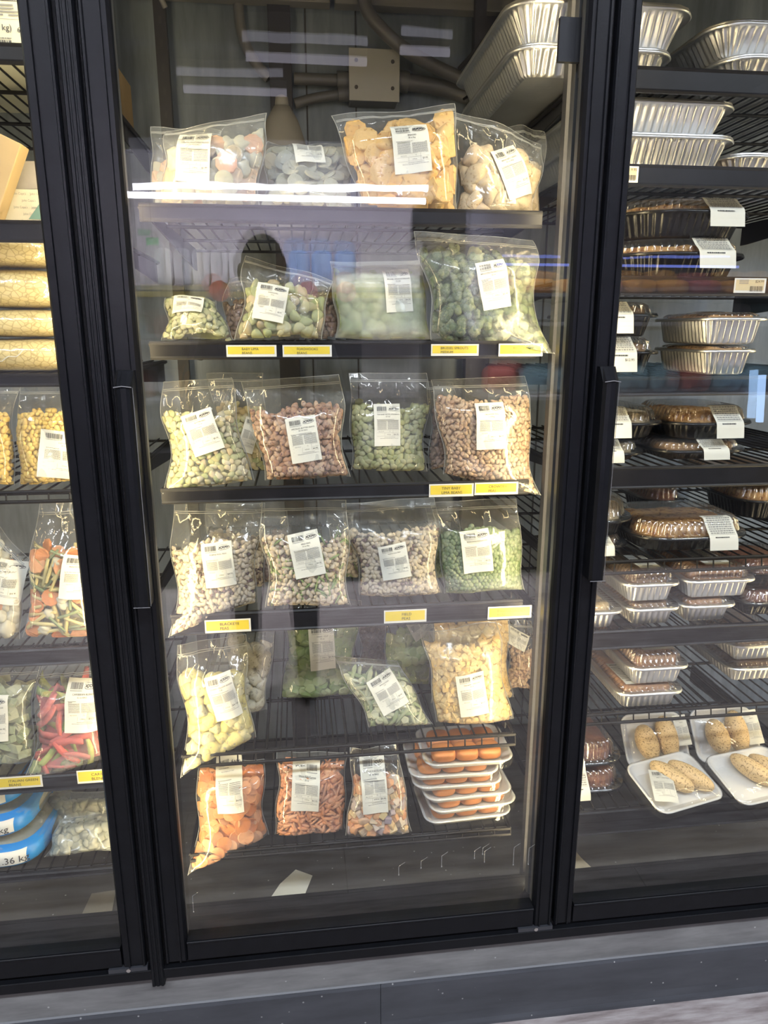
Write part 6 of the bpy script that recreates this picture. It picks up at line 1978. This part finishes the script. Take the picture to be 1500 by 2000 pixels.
# papers lying on the cooler floor
paper_scrap('paper_scrap', 'crumpled cream paper scrap lying on the cooler floor', [(-0.192, 0.255), (-0.165, 0.305), (-0.128, 0.345), (-0.088, 0.325), (-0.112, 0.250), (-0.148, 0.215)], ZF + 0.001, PAPER)
paper_scrap('paper_sheet', 'stained pale sheet on the floor beside the right mullion', [(0.47, 0.19), (0.612, 0.20), (0.575, 0.30), (0.555, 0.42), (0.47, 0.42)], ZF + 0.001, plain('stained_paper', (0.42, 0.37, 0.27), 0.6, noise=0.4, nscale=14), 'paper')
paper_scrap('paper_sheet', 'greyish rectangular patch on the floor behind the left door', [(-0.61, 0.215), (-0.535, 0.225), (-0.545, 0.33), (-0.60, 0.33)], ZF + 0.001, plain('greyish_card', (0.25, 0.23, 0.19), 0.6, noise=0.15, nscale=8), 'paper')
paper_scrap('sticker', 'small round pale sticker on the floor behind the right door', [(0.80 + 0.018 * math.cos(a), 0.25 + 0.018 * math.sin(a)) for a in np.linspace(0, 5.6, 9)], ZF + 0.0005, PAPER, 'sticker')

# ------------------------------------------------------------------ the aisle behind the camera (seen only as reflections in the glass)
LAV = plain('lavender_grey_case', (0.40, 0.37, 0.415), 0.5)
CASE_DARK = plain('case_plinth', (0.06, 0.06, 0.065), 0.5)
box_obj('ceiling', plain('store_ceiling', (0.16, 0.16, 0.18), 0.7), -2.6, 3.2, -5.0, 0.05, 3.05, 3.1, kind=S)
box_obj('wall_opposite', plain('store_wall', (0.26, 0.25, 0.29), 0.7), -2.6, 3.2, -5.05, -5.0, 0.0, 3.1, kind=S)
for k, lx in enumerate((-1.6, 0.2, 2.0)):
    t = thing('ceiling_light', ('left', 'middle', 'right')[k] + ' ceiling fixture above the aisle, behind the viewer', 'ceiling light', (lx, -1.75, 2.975))
    MB().box(-0.62, 0.62, -0.16, 0.16, 0.0, 0.075).build('fixture_body', PAPER_WHITE, t)
case = thing('meat_case', 'open meat case across the aisle, seen reflected in the glass', 'display case', (0, -2.75, 0))
cx0, cx1 = -1.0, 0.60
MB().box(cx0, cx1, -0.60, 0.05, 0.0, 0.75).build('plinth', CASE_DARK, case)
MB().box(cx0, cx1, -0.60, -0.52, 0.75, 2.25).build('back_panel', LAV, case)
MB().box(cx0, cx1, -0.52, 0.05, 2.05, 2.22).build('canopy', LAV, case)
for z in (1.60, 1.33, 1.02):
    MB().box(cx0, cx1, -0.52, 0.0, z - 0.02, z).build('case_shelf', plain('case_shelf_grey', (0.35, 0.34, 0.36), 0.5), case)
MB().box(cx0, cx1, 0.0, 0.006, 1.545, 1.572).build('price_rail', plain('rail_yellow', (0.75, 0.55, 0.06), 0.5), case)
MB().tube([(cx0 + 0.05, 0.03, 2.02), (cx1 - 0.01, 0.03, 2.02)], 0.015, 12).build('light_tube', emit('cool_tube', (0.92, 0.90, 1.0), 34.0), case)
MB().box(0.27, 0.585, -0.115, -0.085, 0.75, 1.80).build('end_panel', plain('white_end_panel', (0.72, 0.68, 0.70), 0.5), case)
area_light('case_canopy_light', (-0.2, -2.76, 2.035), (math.radians(-45), 0, 0), 1.5, 0.05, 430.0, (0.95, 0.92, 1.0))
PK_W = plain('white_pack', (0.90, 0.88, 0.92), 0.4)
PK_B = plain('blue_white_pack', (0.30, 0.42, 0.72), 0.4, noise=0.5, nscale=16)
PK_R = plain('red_pack', (0.55, 0.16, 0.14), 0.4, noise=0.4, nscale=16)
PK_O = plain('orange_pack', (0.80, 0.36, 0.08), 0.4, noise=0.3, nscale=16)
PK_T = plain('teal_pack', (0.30, 0.46, 0.52), 0.4, noise=0.4, nscale=16)


def case_pack(x, z, w, h, mat, group, label, cat='package'):
    V, F = soft_block(w, 0.16, h, 4.0)
    o = MB().add(V, F, 0, True).build('wrapped_package', mat, loc=(x, -2.96, z + h / 2 + 0.001))
    tag(o, label, cat, group)


for k in range(9):
    x = -0.77 + k * 0.096 if k < 6 else -0.06 + (k - 6) * 0.125
    blue = 6 <= k <= 8
    if k > 8:
        continue
    case_pack(x, 1.60, 0.090 if k < 6 else 0.115 if k < 9 else 0.09, 0.20, PK_B if blue else PK_W, 'packs across the aisle', 'upright blue pack across the aisle, seen only reflected' if blue else 'upright white pack across the aisle, seen only reflected')
for k in range(8):
    x = -0.92 + k * 0.14
    case_pack(x, 1.33, 0.13, 0.13, (PK_T, PK_R, PK_W)[k % 3], 'packs on the lower case shelves', 'wrapped pack on lower case shelf across the aisle')
    case_pack(x, 1.02, 0.13, 0.15, (PK_R, PK_W, PK_O)[k % 3], 'packs on the lower case shelves', 'wrapped pack on lower case shelf across the aisle')
for k, (x, col, lab) in enumerate(((-0.47, (0.85, 0.12, 0.06), 'round orange sale sign across the aisle'), (-0.02, (0.85, 0.10, 0.30), 'left pink sale sign across the aisle'), (0.18, (0.85, 0.10, 0.30), 'right pink sale sign across the aisle'))):
    V, F = lathe_piece([(0.052, -0.001), (0.052, 0.001)], 24)
    o = MB().add(V[:, [0, 2, 1]], F, 0).build('sale_sign', plain('sign_%d' % k, col, 0.5), loc=(x, -2.738, 1.575))
    tag(o, lab, 'sign')

gs = thing('sale_sign', 'small green sale card hanging from the case canopy across the aisle', 'sign', (-0.78, -2.71, 1.79))
MB().box(-0.03, 0.03, 0, 0.002, 0.0, 0.035).build('card', plain('green_card', (0.05, 0.75, 0.2), 0.5), gs)
MB().tube([(0, 0.001, 0.035), (0, 0.001, 0.26)], 0.0012, 5).build('hanger', BLACK_SOFT, gs)

for k, (x0, x1, y, z) in enumerate(((-0.33, 0.38, -3.6, 2.93), (0.58, 0.88, -3.6, 3.0), (-0.80, -0.10, -4.4, 2.98))):
    t = thing('ceiling_light', ('long', 'short', 'farthest')[k] + ' tube light on the store ceiling beyond the meat case', 'ceiling light', (x0, y, z))
    MB().tube([(0, 0, 0), (x1 - x0, 0, 0)], 0.022, 10).build('light_tube', emit('ceiling_tube', (0.86, 0.82, 1.0), 2.0), t)
    MB().box(0, x1 - x0, -0.03, 0.03, 0.024, 3.05 - z).build('fixture_body', PAPER_WHITE, t)

# the second case, further along the aisle, with a lit upright edge
case2 = thing('meat_case', 'second open case further along the aisle, seen reflected in right door', 'display case', (0, -2.75, 0))
MB().box(0.95, 3.0, -0.60, 0.05, 0.0, 0.75).build('plinth', CASE_DARK, case2)
MB().box(0.95, 3.0, -0.60, -0.52, 0.75, 2.25).build('back_panel', plain('dark_case_back', (0.10, 0.10, 0.13), 0.5), case2)
MB().box(0.95, 3.0, -0.52, 0.05, 2.05, 2.22).build('canopy', CASE_DARK, case2)
for z in (1.578, 1.425, 1.02):
    MB().box(0.95, 3.0, -0.52, 0.0, z - 0.02, z).build('case_shelf', plain('case_shelf_grey', (0.35, 0.34, 0.36), 0.5), case2)
MB().tube([(0.98, 0.02, 1.72), (2.35, 0.02, 1.72)], 0.007, 10).build('light_tube', emit('blue_tube', (0.22, 0.30, 1.0), 7.0), case2)
MB().tube([(2.60, 0.012, 0.86), (2.58, 0.012, 1.13)], 0.022, 10).build('light_tube', emit('blue_white_tube', (0.40, 0.62, 1.0), 13.0), case2)
for k in range(9):
    x = 1.08 + k * 0.2
    case_pack(x, 1.578, 0.19, 0.085, PK_O if k % 3 else PK_R, 'packs in the second case', 'wrapped orange or red pack in the second case across the aisle')
    case_pack(x, 1.425, 0.19, 0.11, PK_W if k % 4 else PK_T, 'pale packs in the second case', 'pale wrapped pack in the second case across the aisle')
    case_pack(x, 1.02, 0.19, 0.16, PK_T if k % 3 else PK_R, 'dull packs in the second case', 'dull wrapped pack on the lowest shelf of the second case')

# ------------------------------------------------------------------ the photographer, seen only as a dark reflection
SKIN = plain('dark_skin', (0.10, 0.06, 0.045), 0.5)
CLOTH = plain('dark_jacket', (0.03, 0.03, 0.035), 0.8)
CLOTH2 = plain('dark_trousers', (0.025, 0.027, 0.035), 0.8)
HAIR = plain('short_black_hair', (0.010, 0.009, 0.009), 0.8)


def skinned(name, verts, edges, radii, mat, parent, root=0, sub=2):
    me = bpy.data.meshes.new(name)
    me.from_pydata(verts, edges, [])
    o = bpy.data.objects.new(name, me)
    COL.objects.link(o)
    o.parent = parent
    sk = o.modifiers.new('skin', 'SKIN')
    layer = me.skin_vertices[0] if len(me.skin_vertices) else None
    if layer is None:
        me.attributes  # layer is made with the modifier
    for i, r in enumerate(radii):
        v = me.skin_vertices[0].data[i]
        v.radius = (r, r) if not isinstance(r, tuple) else r
        v.use_root = i == root
    sk.use_smooth_shade = True
    ss = o.modifiers.new('subdivision', 'SUBSURF')
    ss.levels = sub
    ss.render_levels = sub
    me.materials.append(mat)
    return o


PX, PY = -0.19, -1.45
person = thing('person', 'person in dark clothes holding up a camera, seen only as a reflection', 'person', (PX, PY, 0))
V = [(0, 0, 0.92), (0, 0.0, 1.06), (0, 0.01, 1.22), (0, 0.0, 1.36), (0, 0.01, 1.43), (0, 0.03, 1.50), (0, 0.05, 1.58),
     (-0.17, 0.0, 1.36), (-0.25, 0.05, 1.12), (-0.10, 0.22, 1.24),
     (0.17, 0.0, 1.36), (0.24, 0.05, 1.12), (0.14, 0.22, 1.24),
     (-0.10, 0, 0.86), (-0.11, 0.02, 0.48), (-0.11, -0.01, 0.09), (-0.11, 0.13, 0.035),
     (0.10, 0, 0.86), (0.11, 0.02, 0.48), (0.11, -0.01, 0.09), (0.11, 0.13, 0.035)]
E_ = [(0, 1), (1, 2), (2, 3), (3, 4), (4, 5), (5, 6), (3, 7), (7, 8), (8, 9), (3, 10), (10, 11), (11, 12), (0, 13), (13, 14), (14, 15), (15, 16), (0, 17), (17, 18), (18, 19), (19, 20)]
rad = [(0.16, 0.12), (0.145, 0.105), (0.165, 0.115), (0.14, 0.10), (0.065, 0.065), (0.062, 0.065), (0.07, 0.08),
       0.068, 0.046, 0.034, 0.068, 0.046, 0.034, 0.095, 0.062, 0.045, 0.036, 0.095, 0.062, 0.045, 0.036]
body = skinned('body', V, E_, rad, CLOTH, person)
hb = MB()
HV, HF = ico(4)
hv = HV.copy()
hv[:, 0] *= 0.075 * (1 - 0.16 * np.clip(-hv[:, 2], 0, 1))
hv[:, 1] = hv[:, 1] * 0.095 + 0.012 * np.clip(-hv[:, 2], 0, 1)
hv[:, 2] *= 0.118
# brow, nose and chin pulled out of the same surface
d = np.exp(-((HV[:, 0] / 0.16) ** 2 + ((HV[:, 2] + 0.08) / 0.2) ** 2)) * (HV[:, 1] > 0)
hv[:, 1] += 0.020 * d
d = np.exp(-((HV[:, 0] / 0.4) ** 2 + ((HV[:, 2] + 0.85) / 0.2) ** 2)) * (HV[:, 1] > 0)
hv[:, 1] += 0.016 * d
d = np.exp(-(((np.abs(HV[:, 0]) - 0.38) / 0.16) ** 2 + ((HV[:, 2] - 0.08) / 0.14) ** 2)) * (HV[:, 1] > 0)
hv[:, 1] -= 0.010 * d
hb.add(hv, HF, 0, True)
for s in (-1, 1):
    e = HV * np.array([0.010, 0.020, 0.032]) + np.array([s * 0.077, -0.005, 0.0])
    hb.add(e, HF, 0, True)
    e = HV * np.array([0.011, 0.009, 0.009]) + np.array([s * 0.030, 0.082, 0.012])
    hb.add(e, HF, 1, True)
hb.add(HV * np.array([0.024, 0.008, 0.006]) + np.array([0, 0.094, -0.058]), HF, 2, True)
hd = hb.build('head', [SKIN, plain('eye_white', (0.5, 0.48, 0.45), 0.3), plain('lips', (0.14, 0.06, 0.055), 0.5)], person, (0, 0.06, 1.562))
h2 = hv * np.array([1.05, 1.05, 1.03])
keep = (HV[:, 2] > 0.30) | ((HV[:, 1] < -0.1) & (HV[:, 2] > -0.25))
hf = np.array([f for f in HF if keep[f].all()])
MB().add(h2, hf, 0, True).build('hair', HAIR, person, (0, 0.06, 1.564))
for s, bx in ((-1, -0.10), (1, 0.14)):
    # palm and five curled fingers, each its own chain rooted in the palm
    o0 = (bx, 0.225, 1.245)
    HVv = [(bx, 0.20, 1.225), (bx - s * 0.004, 0.235, 1.262), (bx - s * 0.010, 0.262, 1.300)]
    HE = [(0, 1), (1, 2)]
    HR = [0.026, (0.034, 0.020), (0.036, 0.016)]
    for k in range(4):
        L = (0.036, 0.041, 0.038, 0.030)[k]
        x = bx - s * 0.010 + (k - 1.5) * 0.019
        i = len(HVv)
        HVv += [(x, 0.270, 1.312), (x - s * L * 0.5, 0.285, 1.312 + L * 0.6), (x - s * L * 0.9, 0.278, 1.312 + L * 1.1)]
        HE += [(2, i), (i, i + 1), (i + 1, i + 2)]
        HR += [0.0095, 0.0085, 0.0075]
    i = len(HVv)
    HVv += [(bx - s * 0.034, 0.238, 1.285), (bx - s * 0.052, 0.250, 1.312)]
    HE += [(1, i), (i, i + 1)]
    HR += [0.011, 0.009]
    skinned('hand', HVv, HE, HR, SKIN, person, 0, 2)
